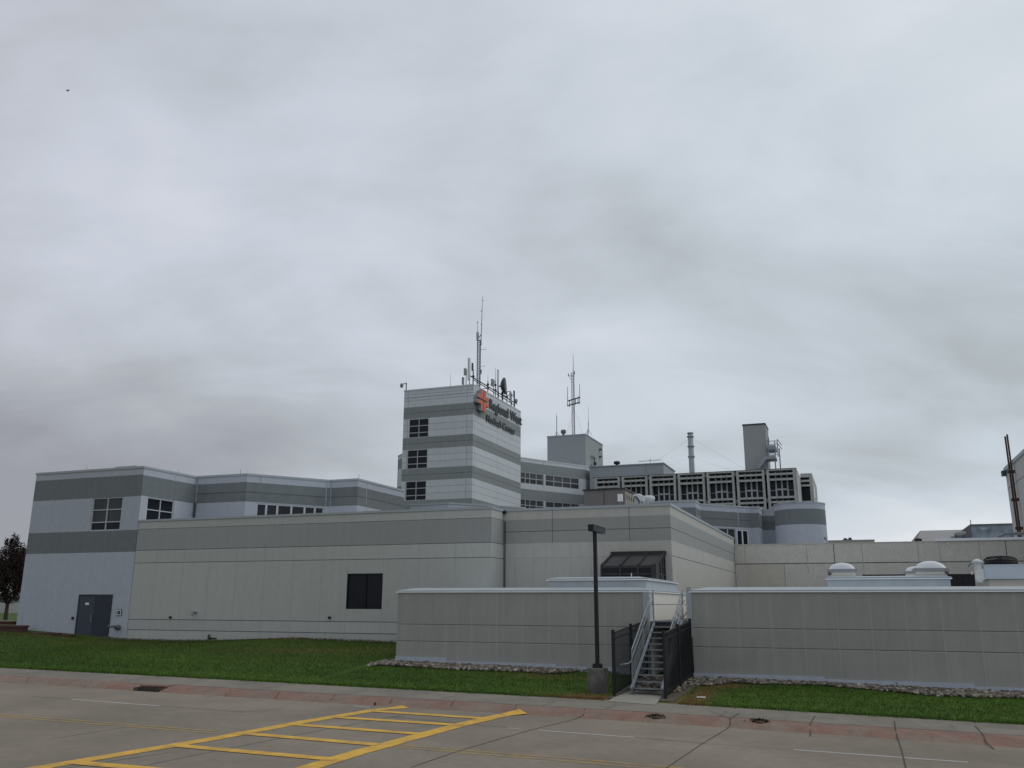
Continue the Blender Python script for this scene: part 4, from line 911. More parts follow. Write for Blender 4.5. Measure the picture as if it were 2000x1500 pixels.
# ------------------------------------------------------------------ curved rear wing right of the tower
tF = 108.0; zF = T(1016, 892, tF)[2]
FP = []
for x, y in ((1016, 892.5), (1063, 899), (1144, 909.5), (1160, 916)): r = Zp(x, y, zF); FP.append((r[0], r[1]))
dxf = (FP[1][0]-FP[0][0]); FP[0] = (FP[0][0]-6, FP[0][1]-6*(FP[1][1]-FP[0][1])/dxf)
Lb = Zp(777.5, 890, zF); lf = Lb[:2]; Lc = Zp(787, 885, zF)
polyF = [lf, Lc[:2], (Lc[0]+9, Lc[1]-1)]+FP+[(FP[3][0]+2, 140), (lf[0], 140)]
def zF_at(x, y, i=3): return hit(polyF[i], polyF[i+1], x, y)[1]
zb1, zb0 = zF_at(1040, 904.5), zF_at(1040, 923.5)
zw0 = zF_at(1040, 946.2); zb3 = zF_at(1040, 956.5); zb2 = zF_at(1040, 975.8); zw2 = zb2
def win_rows(i, xl, xr, cols):
    out = []; a0, a1 = hit(polyF[i], polyF[i+1], xl, 930)[0], hit(polyF[i], polyF[i+1], xr, 930)[0]
    for z1_, z0_ in ((zb0, zw0), (zw2, zw2-(zb0-zw0))): out.append(dict(op=(a0, a1, z0_, z1_-.02), cols=cols, rows=[.52], mw=.1, fw=.09, frame='window_frame', glass='glass_tint', glass2='glass_blind', upper=1))
    return out
rear = building('rear_wing', 'grey and white banded rear wing with long window rows right of the tower', 'building', polyF, -2, zF, [(zb0, zb1, 1), (zb2, zb3, 1)], ['tower_white', 'tower_band', 'joint_dark', 'joint_grey'], {
    0: dict(), 3: dict(wins=win_rows(3, 990, 1061.5, [.25, .5, .62, .80]), vj=[(hypot(polyF[4][0]-polyF[3][0], polyF[4][1]-polyF[3][1])-.1, .08, 3, 0, 40)]),
    4: dict(wins=win_rows(4, 1065, 1131, [.25, .5, .745])), 5: dict(vj=[(.1, .12, 3, 0, 40)])}, cope_h=.15, cope_mat='tower_white', org=(FP[1][0], FP[1][1], 0))

# penthouse with mast
zG = T(1143, 847, 128)[2]; g0, g1, g2_ = Zp(1067, 851, zG), Zp(1143.5, 847, zG), Zp(1176, 868, zG)
GP = [(g0[0], g1[1]), (g1[0], g1[1]), (g1[0], g2_[1]), (g0[0], g2_[1])]
pent = building('roof_penthouse', 'plain pale grey penthouse block carrying the red-and-white lattice mast', 'penthouse', GP, 10, zG, [], ['penthouse'], {}, cope_h=.2, cope_out=.06, cope_mat='joint_grey', org=(g0[0], g1[1], 10))
q = MB()
for y, x in ((878, 1171), (892, 1171)):
    a = S(x, y, g1[0]); q = MB(); q.box((g1[0]+.002, a[1]-.35, a[2]-.08), (g1[0]+.35, a[1]+.35, a[2]+.08)); q.build('wall_light', 'dark_steel', pent)
q = MB(); a = S(1156, 893, g1[0]); q.box((g1[0]+.2, a[1]-1.2, a[2]-.06), (g1[0]+.3, a[1]+1.2, a[2]+.06)); q.tube((g1[0]+.4, a[1], a[2]-3.2), (g1[0]+.4, a[1], a[2]), .08, 6); q.lathe((g1[0]+.5, a[1], a[2]-1), [(0, .3), (.25, .2), (.25, -.2), (0, -.3)], 10)
for dz in (-1.6, -2.9): q.box((g1[0]+.2, a[1]-1.3, a[2]+dz), (g1[0]+.3, a[1]+1.3, a[2]+dz+.1))
q.build('equipment_bracket', 'sign_dark', pent)
q = MB(); a, b = T(1121, 903, g1[1]-.05), T(1130, 893.5, g1[1]-.05); q.box((a[0], g1[1]-.06, a[2]), (b[0], g1[1]-.002, b[2])); q.build('louvre', 'metal_blue', pent)
rm = thing('lattice_mast', 'slim red and white lattice mast with crossbar aerials on the pale penthouse', 'antenna mast', (*T(1120, 848, g1[1]+1.5)[:2], zG))
tm = g1[1]+1.5
q = MB(); lattice(1117.8, 1122.8, 848, 727, tm, q, 26, .055, .02, z0=zG-.3); q.build('lattice', 'mast_pale', rm)
whip(rm, 1119.7, 727, 1119.3, 691, tm, .06, .025)
q = MB()
q.tube(T(1110, 734, tm), T(1120, 734.5, tm), .05, 6); q.tube(T(1110.3, 729.5, tm), T(1110.3, 735, tm), .06, 6); q.tube(T(1112, 736, tm), T(1118, 747, tm), .03, 6); q.tube(T(1122.3, 731, tm), T(1122.3, 724, tm), .05, 6)
q.tube(T(1109.5, 783, tm), T(1133, 776, tm), .1, 8); q.tube(T(1109.5, 792, tm), T(1132, 786, tm), .1, 8)
for x, y0, y1 in ((1112.4, 781, 795), (1129, 774, 789), (1117, 779, 792), (1124, 777, 790)): q.tube(T(x, y1, tm), T(x, y0, tm), .06, 6)
q.build('crossbar', 'dark_steel', rm)
for x, yb_, yt_ in ((1108.4, 794, 755.5), (1132.2, 789, 750)): whip(rm, x, yb_, x, yt_, tm, .06, .04, name='side_aerial')
q = MB()
for x, y in ((1107, 849), (1139, 848), (1112, 849)): q.tube(T(1120, 795, tm), T(x, y, tm-.5), .012, 4)
q.build('guy_wire', 'mast_steel', rm)
for x, yt_, yk, lab in ((1087.4, 806, 812, 'thin aerial on a tripod near the left corner of the penthouse roof'), (1148.6, 790, 824, 'thin tall aerial at the right corner of the penthouse roof')):
    a, b = T(x, 850, tm), T(x, yt_, tm); r = thing('whip_aerial', lab, 'antenna', (a[0], tm, zG), 'thin aerials on the penthouse roof')
    q = MB(); q.tube((a[0], tm, zG-.2), (b[0], tm, T(x, yk, tm)[2]), .06, 6); q.tube((b[0], tm, T(x, yk, tm)[2]), b, .03, 6, r2=.012); q.build('rod', 'mast_steel', r)
    q = MB()
    for k in range(3): q.tube((a[0]+cos(k*2.1)*.6, tm+sin(k*2.1)*.6, zG), (a[0], tm, zG+1.0), .03, 5)
    q.build('tripod', 'mast_steel', r)
def mushroom(x, yb_, yt_, t, zb_, label, r=.42, m_='brown_metal'):
    a, b = T(x, yb_, t), T(x, yt_, t); h_ = b[2]-zb_; o_ = MB()
    o_.lathe((a[0], t, zb_), [(r*.45, 0), (r*.45, h_*.45), (r*.9, h_*.5), (r, h_*.62), (r, h_*.9), (r*.7, h_), (0, h_)], 14); o = o_.build('roof_vent', m_, org=(a[0], t, zb_)); props(o, label, 'roof vent', 'small round roof vents')
mushroom(1100.5, 848, 839.5, tm, zG, 'brown round roof vent left of the red and white mast')

# long low blue-grey roof block
zH = T(1296, 904, 118)[2]; h0, h1, h2 = Zp(1152, 911.5, zH), Zp(1295.5, 903.5, zH), Zp(1315.5, 919.5, zH)
HPp = [(h0[0], h1[1]), (h1[0], h1[1]), (h1[0], h2[1]), (h0[0], h2[1])]
def hh_(x): return hit(HPp[0], HPp[1], x, 915)[0]
lowb = building('roof_block', 'long low blue-grey metal-clad roof block between penthouse and round steel stack', 'roof block', HPp, 8, zH, [], ['metal_blue', 'metal_blue', 'joint_dark', 'joint_grey'],
    {0: dict(vj=[(hh_(x), .05, k, 8, zH) for x, k in ((1211, 3), (1225, 3), (1243, 3), (1261, 2), (1279, 3))]), 1: dict(vj=[(h2[1]-h1[1]-3.5, .3, 3, 8, zH)])}, cope_h=.14, cope_out=.12, cope_mat='joint_grey', org=(h0[0], h1[1], 8))
mushroom(1205, 908, 901, h1[1]+1, zH-.1, 'black round roof vent on the long blue-grey roof block', .45, 'black_metal')
ta = thing('roof_aerial', 'thin horizontal television aerial on the long blue-grey roof block', 'antenna', (*T(1270, 905, h1[1]+1)[:2], zH))
q = MB(); t_ = h1[1]+1; q.tube(T(1270, 905, t_), T(1270, 896, t_), .04, 6); q.tube(T(1247, 901.5, t_), T(1292, 898, t_), .03, 6)
for k in range(9): x = 1249+k*5; y = 901.3-k*.4; a = T(x, y, t_); q.tube((a[0], a[1]-.9, a[2]), (a[0], a[1]+.9, a[2]), .018, 4)
q.build('boom', 'antenna_grey', ta)
# ------------------------------------------------------------------ concrete egg-crate block
tK = T(1556, 915, 106)[1]; zK = T(1556, 913.5, 106)[2]
kx = [(1161, 1206.8), (1211.5, 1260.8), (1266, 1317), (1322, 1373), (1378.7, 1431.3), (1437, 1491), (1497, 1554.5)]
kS = [(T(a, 925, tK)[0], T(b, 925, tK)[0]) for a, b in kx]
pitch = (kS[-1][0]-kS[0][0])/6; bwid = pitch*.925; s00 = kS[0][0]
kS = [(s00+i*pitch, s00+i*pitch+bwid) for i in range(7)]
zk = lambda y, x=1520: T(x, y, tK)[2]
kR = kS[-1][1]+.15
dK = 1.3   # depth of the concrete frames
kp = [(kS[0][0]-.2, tK+dK), (kR, tK+dK), (kR, tK+22), (kS[0][0]-.2, tK+22)]
grid = building('grid_block', 'concrete block of deep egg-crate window bays above the banded wing', 'building', kp, 0, zK-.02, [], ['precast_dark', 'precast', 'joint_dark', 'joint_grey'], {1: dict(rows=[(0, 60, 1)])}, cope=False, roof='roof_gravel', roof_drop=.1, org=(kS[3][0], tK+dK, 0))
FH = zk(914.7)-zk(969.3)
def beam_rows(zt):           # offsets measured from the top beam of a storey
    r = lambda y: zt-(zk(914.7)-zk(y)); return r
def make_bay(i):
    a, b = kS[i]; q = MB(); th_ = .27
    fr_ = None
    q.box((a, tK, 2), (a+th_, tK+dK-.01, zK-.05)); q.box((b-th_, tK, 2), (b, tK+dK-.01, zK-.05))
    for k in range(4):
        r = beam_rows(zk(914.7)-k*FH)
        for y0, y1, d0, d1 in ((914.7, 918.6, 0, dK-.02), (923.6, 927.6, .02, .35), (934.2, 938.2, .02, .35)):
            if k == 0 and y0 == 914.7: q.box((a+th_+.002, tK+.0, r(y1)), (b-th_-.002, tK+dK-.02, zK-.06))
            else: q.box((a+th_+.002, tK+d0, r(y1)), (b-th_-.002, tK+d1, r(y0)))
    o = q.build('window_bay', 'precast', grid)
    # mullioned lights at the back of the bay
    g = MB(); W_ = b-a-2*th_; x0 = a+th_
    for k in range(4):
        r = beam_rows(zk(914.7)-k*FH); zt_, zb_ = r(919.2), r(969.3); tt = tK+dK-.35
        for c in (.245, .49, .73): g.box((x0+W_*c-.09, tt-.05, zb_), (x0+W_*c+.09, tt+.05, zt_))
        g.box((x0, tt-.045, r(956.5)), (x0+W_*.245-.09, tt+.05, r(955.5))); g.box((x0+W_*.73+.09, tt-.045, r(956.5)), (x0+W_, tt+.05, r(955.5)))
        g.box((x0+W_*.245+.09, tt-.06, r(955.8)), (x0+W_*.49-.09, tt+.05, r(952.6))); g.box((x0+W_*.49+.09, tt-.06, r(955.8)), (x0+W_*.73-.09, tt+.05, r(952.6)))
        g.box((x0, tt-.04, r(933)), (x0+W_, tt+.05, r(931.5)))
    m_ = g.build('mullions', 'window_frame', o)
    p = MB(); p.face([(x0, tK+dK-.33, 2), (x0+W_, tK+dK-.33, 2), (x0+W_, tK+dK-.33, zK-.5), (x0, tK+dK-.33, zK-.5)]); p.build('pane', 'glass_dark', o)
for i in range(7): make_bay(i)
q = MB()
for i in range(6):
    for k in range(4): 
        z_ = zk(915.5)-k*FH; q.box((kS[i][1]+.01, tK+.35, z_-.55), (kS[i+1][0]-.01, tK+dK-.02, z_-.1))
q.build('spandrel', 'precast', grid)
q = MB(); q.box((kS[0][0]-.2, tK+.12, zK-.045), (kR, tK+dK+.3, zK+.03)); q.build('roof_edge', 'sign_dark', grid)
q = MB(); q.box((kS[-1][1]+.02, tK+.0, 2), (kR+.0, tK+dK-.02, zK-.06)); q.box((kS[-1][1]-.34, tK-.001+.0, zK-.05), (kR, tK+dK-.02, zK-.046)); q.build('end_pier', 'precast', grid)
# set-back end bay
e0 = S(1562, 925, kR)
tK2 = tK+8; ex0, ex1 = kR+.01, T(1586, 930, tK2)[0]; zE = T(1586, 924, tK2)[2]
kp2 = [(ex0, tK2+.9), (ex1, tK2+.9), (ex1, tK2+14), (ex0, tK2+14)]
eb = building('end_block', 'narrow set-back concrete end bay above the round drum', 'building', kp2, 0, zE, [], ['precast', 'precast', 'joint_dark', 'joint_grey'], {}, cope=False, roof='roof_gravel', roof_drop=.1, org=(ex0, tK2, 0))
q = MB(); q.box((ex1-.35, tK2, 0), (ex1, tK2+.88, zE)); ze_ = lambda y: T(1575, y, tK2)[2]
for y0, y1, d1 in ((924.2, 932, .88), (937, 941, .3), (946, 950, .3), (978, 984, .88)): q.box((ex0, tK2+.01, ze_(y1)), (ex1-.352, tK2+d1, ze_(y0)-(.01 if y0 < 930 else 0)))
fr = q.build('window_bay', 'precast', eb)
p = MB(); p.face([(ex0, tK2+.86, 2), (ex1-.35, tK2+.86, 2), (ex1-.35, tK2+.86, zE-.4), (ex0, tK2+.86, zE-.4)]); p.build('pane', 'glass_dark', fr)
q = MB(); a = S(1589.5, 948, ex1); q.box((ex1-.05, tK2+3.0, ze_(966)), (ex1+.01, tK2+5.0, ze_(943))); q.build('side_window', 'glass_dark', eb)

# stack with guy wires
tS = tK+9; a, b = T(1351.5, 918, tS), T(1349.5, 846, tS); rs = (T(1356.8, 900, tS)[0]-T(1346.2, 900, tS)[0])/2
st_ = thing('steel_stack', 'round grey steel stack with joint rings standing on the concrete roof', 'chimney', (a[0], tS, zK))
q = MB(); q.lathe((a[0], tS, zK), [(rs*1.35, 0), (rs*1.3, .5), (rs, .9), (rs, b[2]-zK-1.2), (rs*.98, b[2]-zK-1.2), (rs*.98, b[2]-zK), (rs*.85, b[2]-zK), (rs*.85, b[2]-zK-1)], 24); q.build('shaft', 'metal_blue', st_)
q = MB()
for y in (892, 872, 853): h_ = T(1350, y, tS)[2]-zK; q.lathe((a[0], tS, zK+h_), [(rs, -.1), (rs+.1, -.08), (rs+.1, .08), (rs, .1)], 24)
q.lathe((a[0], tS, b[2]), [(rs, -.05), (rs+.06, -.05), (rs+.06, .06), (rs*.85, .06)], 24)
q.build('band', 'joint_grey', st_)
q = MB(); w_ = 2*rs*1.1; q.box((a[0]-w_*.9, tS-w_*.9, zK-.3), (a[0]+w_*.9, tS+w_*.9, zK+.25)); q.box((a[0]-w_*1.5, tS-w_*1.2, zK-.3), (a[0]+w_*1.5, tS+w_*1.2, zK+.0)); q.build('plinth', 'penthouse', st_)
q = MB(); zt_ = T(1350, 855, tS)[2]
for x, y in ((1275, 905), (1455, 916)): q.tube((a[0], tS, zt_), T(x, y, tS+2), .008, 4)
for x, y in ((1300, 912), (1425, 917)): q.tube((a[0], tS, T(1350, 893, tS)[2]), T(x, y, tS-2), .006, 4)
q.build('guy_wire', 'mast_steel', st_)

# stair box with outside stair
tX = tK+7; x0, x1 = T(1450.3, 829, tX)[0], T(1494, 826, tX)[0]; zX = T(1494, 826, tX)[2]; tX2 = S(1500, 838.5, x1)[1]
sb = building('stair_tower', 'plain grey rooftop stair box with an outside metal stair on its right', 'tower', [(x0, tX), (x1, tX), (x1, tX2), (x0, tX2)], zK-.4, zX, [], ['penthouse'], {}, cope_h=.18, cope_out=.06, cope_mat='sign_dark', org=(x0, tX, zK))
q = MB(); q.box((x1+.003, tX2-.9, zX-2.6), (x1+.05, tX2-.1, zX-1.2)); q.build('louvre', 'black_metal', sb)
q = MB(); fx = T(1455, 912, tX-.6); q.box((fx[0]-2.2, tX-.5, zK+.1), (fx[0]-.1, tX+.4, zK+.35)); q.box((fx[0]-1.9, tX-.4, zK-.1), (fx[0]-.1, tX+.3, zK+.1)); q.build('plinth', 'metal_blue', sb)
sx = thing('metal_stair', 'grey metal stair and platform with railings on the right of the rooftop stair box', 'stairs', (x1, tX, zK), None)
tf = tX-.35; q = MB()
def X(x, y, t=None): return T(x, y, tf if t is None else t)
a, b = X(1480.5, 916), X(1499, 893.5)
for dt in (0, -.9):
    q.bar((a[0], tf+dt, a[2]), (b[0], tf+dt, b[2]), .08, .42)
q.build('stringer', 'galv_dark' if 0 else 'joint_grey', sx)
q = MB()
for k in range(10):
    u = (k+.5)/10; q.box((a[0]+(b[0]-a[0])*u-.15, tf-.86, a[2]+(b[2]-a[2])*u-.03), (a[0]+(b[0]-a[0])*u+.15, tf-.04, a[2]+(b[2]-a[2])*u+.03))
q.build('tread', 'joint_grey', sx)
l0, l1 = X(1500, 893)[0], X(1516, 893)[0]; zl1 = X(1508, 892.5)[2]; zl2 = X(1508, 873.5)[2]
q = MB(); q.box((l0-.4, tf-.95, zl1-.35), (l1, tf+1.6, zl1)); q.box((l0, tf-.2, zl2-.3), (l1, tf+2.2, zl2+.25)); q.build('platform', 'joint_grey', sx)
q = MB()
for s in (l0+.08, l1-.06, l1+.25):
    q.box((s-.06, tf-.06, zl1), (s+.06, tf+.06, X(1510, 861)[2] if s > l0+.2 else zl2+1.0))
for y in (861.5, 867.5, 880, 884, 888): z_ = X(1508, y)[2]; q.box((l0, tf-.03, z_-.04), (l1+.2, tf+.03, z_+.04))
q.bar((l1+.25, tf, X(1510, 858)[2]), (l1+.6, tf+2.2, X(1510, 864)[2]), .07, .07); q.bar((l1+.25, tf, X(1510, 866)[2]), (l1+.6, tf+2.2, X(1510, 872)[2]), .07, .07)
for k in range(5): z_ = zl1+.4+k*.32; q.box((l0+.15, tf+1.2, z_-.05), (l1-.1, tf+1.45, z_+.0))
q.build('railing', 'joint_grey', sx)
q = MB(); q.box((l1-.22, tf-.08, zK-.3), (l1-.08, tf+.06, zl1-.35)); q.box((l1+.28, tf+1.0, zK-.3), (l1+.42, tf+1.14, zl2)); q.build('post', 'joint_grey', sx)

# ------------------------------------------------------------------ brown rooftop unit on the hall
tQ = 43.0; q0, q1 = T(1140.5, 957, tQ)[0], T(1219, 955, tQ)[0]; zQ = T(1219, 953.5, tQ)[2]; zq0 = 3.8; tQ2 = S(1237.5, 963.5, q1)[1]
rt = thing('rooftop_unit', 'large brown boxy rooftop unit with tan access doors on the hall roof', 'rooftop unit', (q0, tQ, zq0))
q = MB(); q.box((q0, tQ, zq0), (q1, tQ2, zQ-.05)); q.build('cabinet', 'brown_metal', rt)
q = MB(); q.box((q0-.06, tQ-.06, zQ-.05), (q1+.06, tQ2+.06, zQ+.02)); q.box((q0+(q1-q0)*.5-.015, tQ-.012, zq0), (q0+(q1-q0)*.5+.015, tQ-.002, zQ-.05)); q.build('lid', 'brick_cap' if 0 else 'bronze', rt)
n_d = 4; 
for k in range(n_d):
    u0 = tQ+.12+(tQ2-tQ-.24)*k/n_d; u1 = tQ+.12+(tQ2-tQ-.24)*(k+.82)/n_d
    q = MB(); q.box((q1+.002, u0, zq0+.1), (q1+.03, u1, zQ-.14)); d_ = q.build('access_door', 'brown_light', rt)
    q = MB(); q.box((q1+.03, u1-.12, zQ-.5), (q1+.06, u1-.05, zQ-.3)); q.build('handle', 'dark_steel', d_)
q = MB(); a, b = T(1206.8, 979.5, tQ-.35), T(1215.3, 964.8, tQ-.35); q.box((a[0], tQ-.4, a[2]), (b[0], tQ-.25, b[2])); o_ = q.build('electric_panel', 'white_metal', rt)
q = MB(); q.box(((a[0]+b[0])/2-.03, tQ-.35, zq0), ((a[0]+b[0])/2+.03, tQ-.29, a[2])); q.build('post', 'galv', o_)
dt_ = tQ2+.6
du = thing('duct_assembly', 'white rooftop duct box with a mushroom-shaped hood and two legs beside the brown unit', 'duct', (*T(1245, 985, dt_)[:2], zq0))
q = MB(); a, b = T(1233, 985, dt_), T(1253.5, 964, dt_); q.box((a[0], dt_, zq0), (b[0]-.12, dt_+.9, b[2])); q.bar((b[0]-.35, dt_+.3, b[2]-.12), (b[0]+.12, dt_+.3, b[2]-.3), .7, .28); q.build('duct_box', 'white_metal', du)
q = MB(); a = T(1265, 973.5, dt_+.3); rr = (T(1277.5, 973, dt_+.3)[0]-T(1252, 973, dt_+.3)[0])/2
q.lathe((a[0], dt_+.5, a[2]), [(0, -.16), (rr*.55, -.16), (rr*.85, -.12), (rr, 0), (rr*.93, .11), (rr*.6, .16), (0, .17)], 24); q.build('hood', 'antenna_white', du)
q = MB()
for x in (1257.5, 1265.5): p = T(x, 980, dt_+.5); q.tube((p[0], dt_+.5, zq0), (p[0], dt_+.5, a[2]-.1), .05 if x > 1260 else .11, 10)
q.build('leg', 'white_metal', du)
q = MB(); p = T(1240, 978, dt_-.1); q.path([(p[0]-.22, dt_-.1, zq0), (p[0]-.22, dt_-.1, p[2]), (p[0]-.1, dt_-.1, p[2]+.2), (p[0]+.1, dt_-.1, p[2]+.2), (p[0]+.22, dt_-.1, p[2]), (p[0]+.22, dt_-.1, zq0)], .03, 6); q.build('pipe', 'dark_steel', du)

# ------------------------------------------------------------------ right-edge block with rusty pipes
tN = 66.0; cN = T(1962.5, 914, tN); sN = cN[0]; zN = cN[2]
nv = building('right_block', 'tall cream panelled block at the right edge with rusty pipes on it', 'building', [(sN, 44), (sN+10, 44), (sN+10, tN), (sN, tN)], 0, zN, [], ['tan_panel', 'tan_band', 'joint_dark', 'joint_light'],
    {3: dict(hj=[(S(1967, 955.6, sN)[2], .05, 2)], vj=[(2.6, .05, 2, 0, 40), (6.4, .04, 2, 0, 40), (11, .04, 2, 0, 40)])}, cope_h=.22, cope_out=.08, org=(sN, 60, 0), cope_mat='coping')
q = MB(); q.box((sN-.25, tN-.5, zN-.55), (sN+.0-.003, tN+.1, zN-.22)); q.build('gutter_box', 'dark_steel', nv)
rp_ = thing('rusty_pipes', 'pair of tall rusty brown pipes bracketed to the cream block, rising above its roof', 'pipes', (sN-.3, 61, 3))
tP = S(1975, 930, sN-.25)[1]; 
for x0_, y0_, x1_ in ((1963, 852.5, 1988.5), (1966.8, 848.5, 1992.3)):
    b = T(x0_, y0_, tP); a = T(x1_, 1046, tP); q = MB(); q.tube((b[0], tP, 3.0), b, .055, 8); q.build('pipe', 'rust', rp_)
q = MB()
for y, x in ((921.5, 1971), (976, 1979), (1032, 1987)): p = T(x, y, tP); q.box((p[0]-.1, tP-.06, p[2]-.09), (p[0]+.75, tP+.12, p[2]+.09))
q.build('bracket', 'rust', rp_)

# ------------------------------------------------------------------ far roofs on the right skyline
tR = 90.0
a, b = T(1797, 1036.5, tR), T(1900, 1034.5, tR); c = T(1783, 1057, tR)
fr_ = thing('far_hall', 'far grey hip-roofed hall on the skyline behind the cream parapet', 'building', (a[0], tR, 0))
q = MB(); zc = c[2]-.6; vs = [(c[0], tR-3, zc), (b[0]+12, tR-3, zc), (b[0]+12, tR+18, zc), (c[0], tR+18, zc), (a[0], tR, a[2]), (b[0]+12, tR, a[2]), (b[0]+12, tR+15, a[2]), (a[0], tR+15, a[2])]
q.mesh(vs, [(0, 1, 5, 4), (1, 2, 6, 5), (2, 3, 7, 6), (3, 0, 4, 7), (4, 5, 6, 7)]); q.build('roof', 'far_grey', fr_)
q = MB(); q.box((c[0]+.5, tR-2.5, 0), (b[0]+11.5, tR+17.5, zc)); q.build('wall', 'penthouse', fr_)
q = MB(); q.box((T(1878, 1035, 88)[0], 88, zc), (T(1896, 1035, 88)[0]+12, 88.4, T(1880, 1034.6, 88)[2])); 
tU = 74.0; u0, u1 = T(1896, 1025, tU)[0], T(1985, 1025, tU)[0]; zU = T(1896, 1024, tU)[2]; uL = T(1879, 1035, tU)[0]
mu_ = thing('foil_unit', 'crinkled blue-grey metal-wrapped rooftop unit on the right skyline', 'rooftop unit', (u0, tU, 3.4))
q = MB(); q.prism([(u0, tU), (u1, tU), (u1, tU+6), (u0, tU+6)], 3.4, zU-.12); q.build('body', 'foil', mu_)
q = MB(); q.prism([(u0-.05, tU-.05), (u1, tU-.05), (u1, tU+6), (u0-.05, tU+6)], zU-.12, zU); q.face([(uL, tU+.5, 3.4), (u0-.01, tU, 3.4), (u0-.01, tU, zU-.05), (uL, tU+.5, T(1879, 1036, tU)[2])]); q.face([(uL, tU+6, 3.4), (uL, tU+.5, 3.4), (uL, tU+.5, T(1879, 1036, tU)[2]), (uL, tU+6, T(1879, 1036, tU)[2])]); q.build('frame', 'galv_dark', mu_)
q = MB(); q.box((T(1913, 1040, tU)[0], tU-.02, T(1913, 1035, tU)[2]), (T(1916, 1040, tU)[0], tU-.003, T(1913, 1033, tU)[2])); 
a = T(1917, 1036.5, tU-.02); b = T(1908, 1029.5, tU-.02); c = T(1933, 1030.5, tU-.02); c2 = T(1921, 1036, tU-.02)
q = MB(); q.face([(b[0], tU-.03, b[2]), (c2[0], tU-.03, c2[2]), (c[0], tU-.03, c[2])]); q.build('loose_sheet', 'coping', mu_)
a = T(1899.5, 1024, tU); q = MB(); q.tube((a[0], tU+1, zU), (a[0], tU+1, T(1899.5, 1013, tU)[2]), .03, 5); q.build('lightning_rod', 'mast_steel', mu_)
tc_ = 62.0; a, b = T(1866, 1052, tc_), T(1885, 1041, tc_)
cu_ = thing('exhaust_fan', 'small grey exhaust fan on an open stand left of the metal-wrapped unit', 'fan', (a[0], tc_, 3.6))
q = MB(); q.box((a[0], tc_, b[2]-.1), (b[0], tc_+.6, b[2]+.02)); q.lathe(((a[0]+b[0])/2+.1, tc_+.3, b[2]), [(.3, 0), (.25, .1), (0, .14)], 12); q.box((T(1858, 1050, tc_)[0], tc_, 3.6), (T(1865, 1050, tc_)[0], tc_+.4, T(1860, 1047, tc_)[2])); q.build('hood', 'antenna_grey', cu_)
q = MB()
for s in (a[0]+.06, b[0]-.06):
    q.box((s-.04, tc_+.02, 3.6), (s+.04, tc_+.1, b[2]-.1)); q.box((s-.04, tc_+.5, 3.6), (s+.04, tc_+.58, b[2]-.1))
q.bar((a[0]+.1, tc_+.06, 3.7), (b[0]-.1, tc_+.06, b[2]-.15), .05, .05); q.build('stand', 'galv_dark', cu_)
tL = 95.0; a, b = T(1613, 1055.5, tL), T(1708, 1054.5, tL)
fb = thing('far_roof', 'low flat far building roofline right of the round drum', 'building', (a[0], tL, 0))
q = MB(); q.box((a[0], tL, 0), (b[0], tL+12, a[2])); q.build('wall', 'far_grey', fb)
q = MB(); c = T(1655, 1052, tL+2); q.box((c[0]-.45, tL+2, a[2]-.1), (c[0]+.45, tL+3, c[2]-.05)); q.tube((c[0]-.2, tL+2.4, a[2]), (c[0]-.2, tL+2.4, c[2]+.08), .15, 8); q.tube((c[0]+.25, tL+2.4, a[2]), (c[0]+.25, tL+2.4, c[2]+.12), .15, 8); q.build('roof_vent', 'sign_dark', fb)
mushroom(1793.5, 1056, 1051.5, 62, z3, 'tiny dark vent on the cream parapet before the far hip roof', .22, 'black_metal')
camera_arm('small dome camera on a short pole beside the round drum', 1614.2, 1059, 1049, 1611.3, 1051.5, 64, 'galv', .42)
cr_ = Zp(1611, 1050, z3)

# ------------------------------------------------------------------ light pole
lp = thing('light_pole', 'black parking-lot light pole with boxy lamp head on a round concrete base', 'light pole', (-7.29, 26.05, ground_z(-7.29, 26.05)))
gz = ground_z(-7.29, 26.05)
q = MB(); q.lathe((-7.29, 26.05, 0), [(.305, gz-.2), (.305, -1.80), (.29, -1.785), (0, -1.785)], 32); q.build('base', 'concrete_base', lp)
q = MB(); q.tube((-7.29, 26.05, -1.785), (-7.29, 26.05, -1.70), .15, 20); q.box((-7.29-.12, 25.93, -1.72), (-7.17, 26.17, -1.68))
for k in range(4): q.tube((-7.29+.11*cos(k*pi/2+.78), 26.05+.11*sin(k*pi/2+.78), -1.75), (-7.29+.11*cos(k*pi/2+.78), 26.05+.11*sin(k*pi/2+.78), -1.66), .02, 6)
q.build('base_cover', 'black_metal', lp)
zt_ = T(1163, 1040, 26.05)[2]
q = MB(); q.box((-7.29-.052, 26.05-.052, -1.7), (-7.29+.052, 26.05+.052, zt_)); q.build('pole', 'black_metal', lp)
hz = T(1150, 1024.5, 25.45)[2]
q = MB(); a = T(1148.3, 1030, 25.42)[0]; b = T(1159.3, 1030, 25.42)[0]
q.box((a, 25.42, hz-.185), (b, 26.75, hz)); q.box((a+.015, 25.46, hz-.195), (b-.015, 26.2, hz-.185)); q.box((a-.005, 25.415, hz-.03), (b+.005, 26.755, hz+.004)); hd = q.build('lamp_head', 'black_metal', lp)
q = MB(); q.box((a+.03, 25.5, hz-.20), (b-.03, 26.0, hz-.196)); q.build('lens', 'glass_dark', hd)
q = MB(); q.box((-7.34, 25.98, zt_), (-7.24, 26.12, max(zt_+.02, hz-.186))); q.build('neck', 'black_metal', lp)

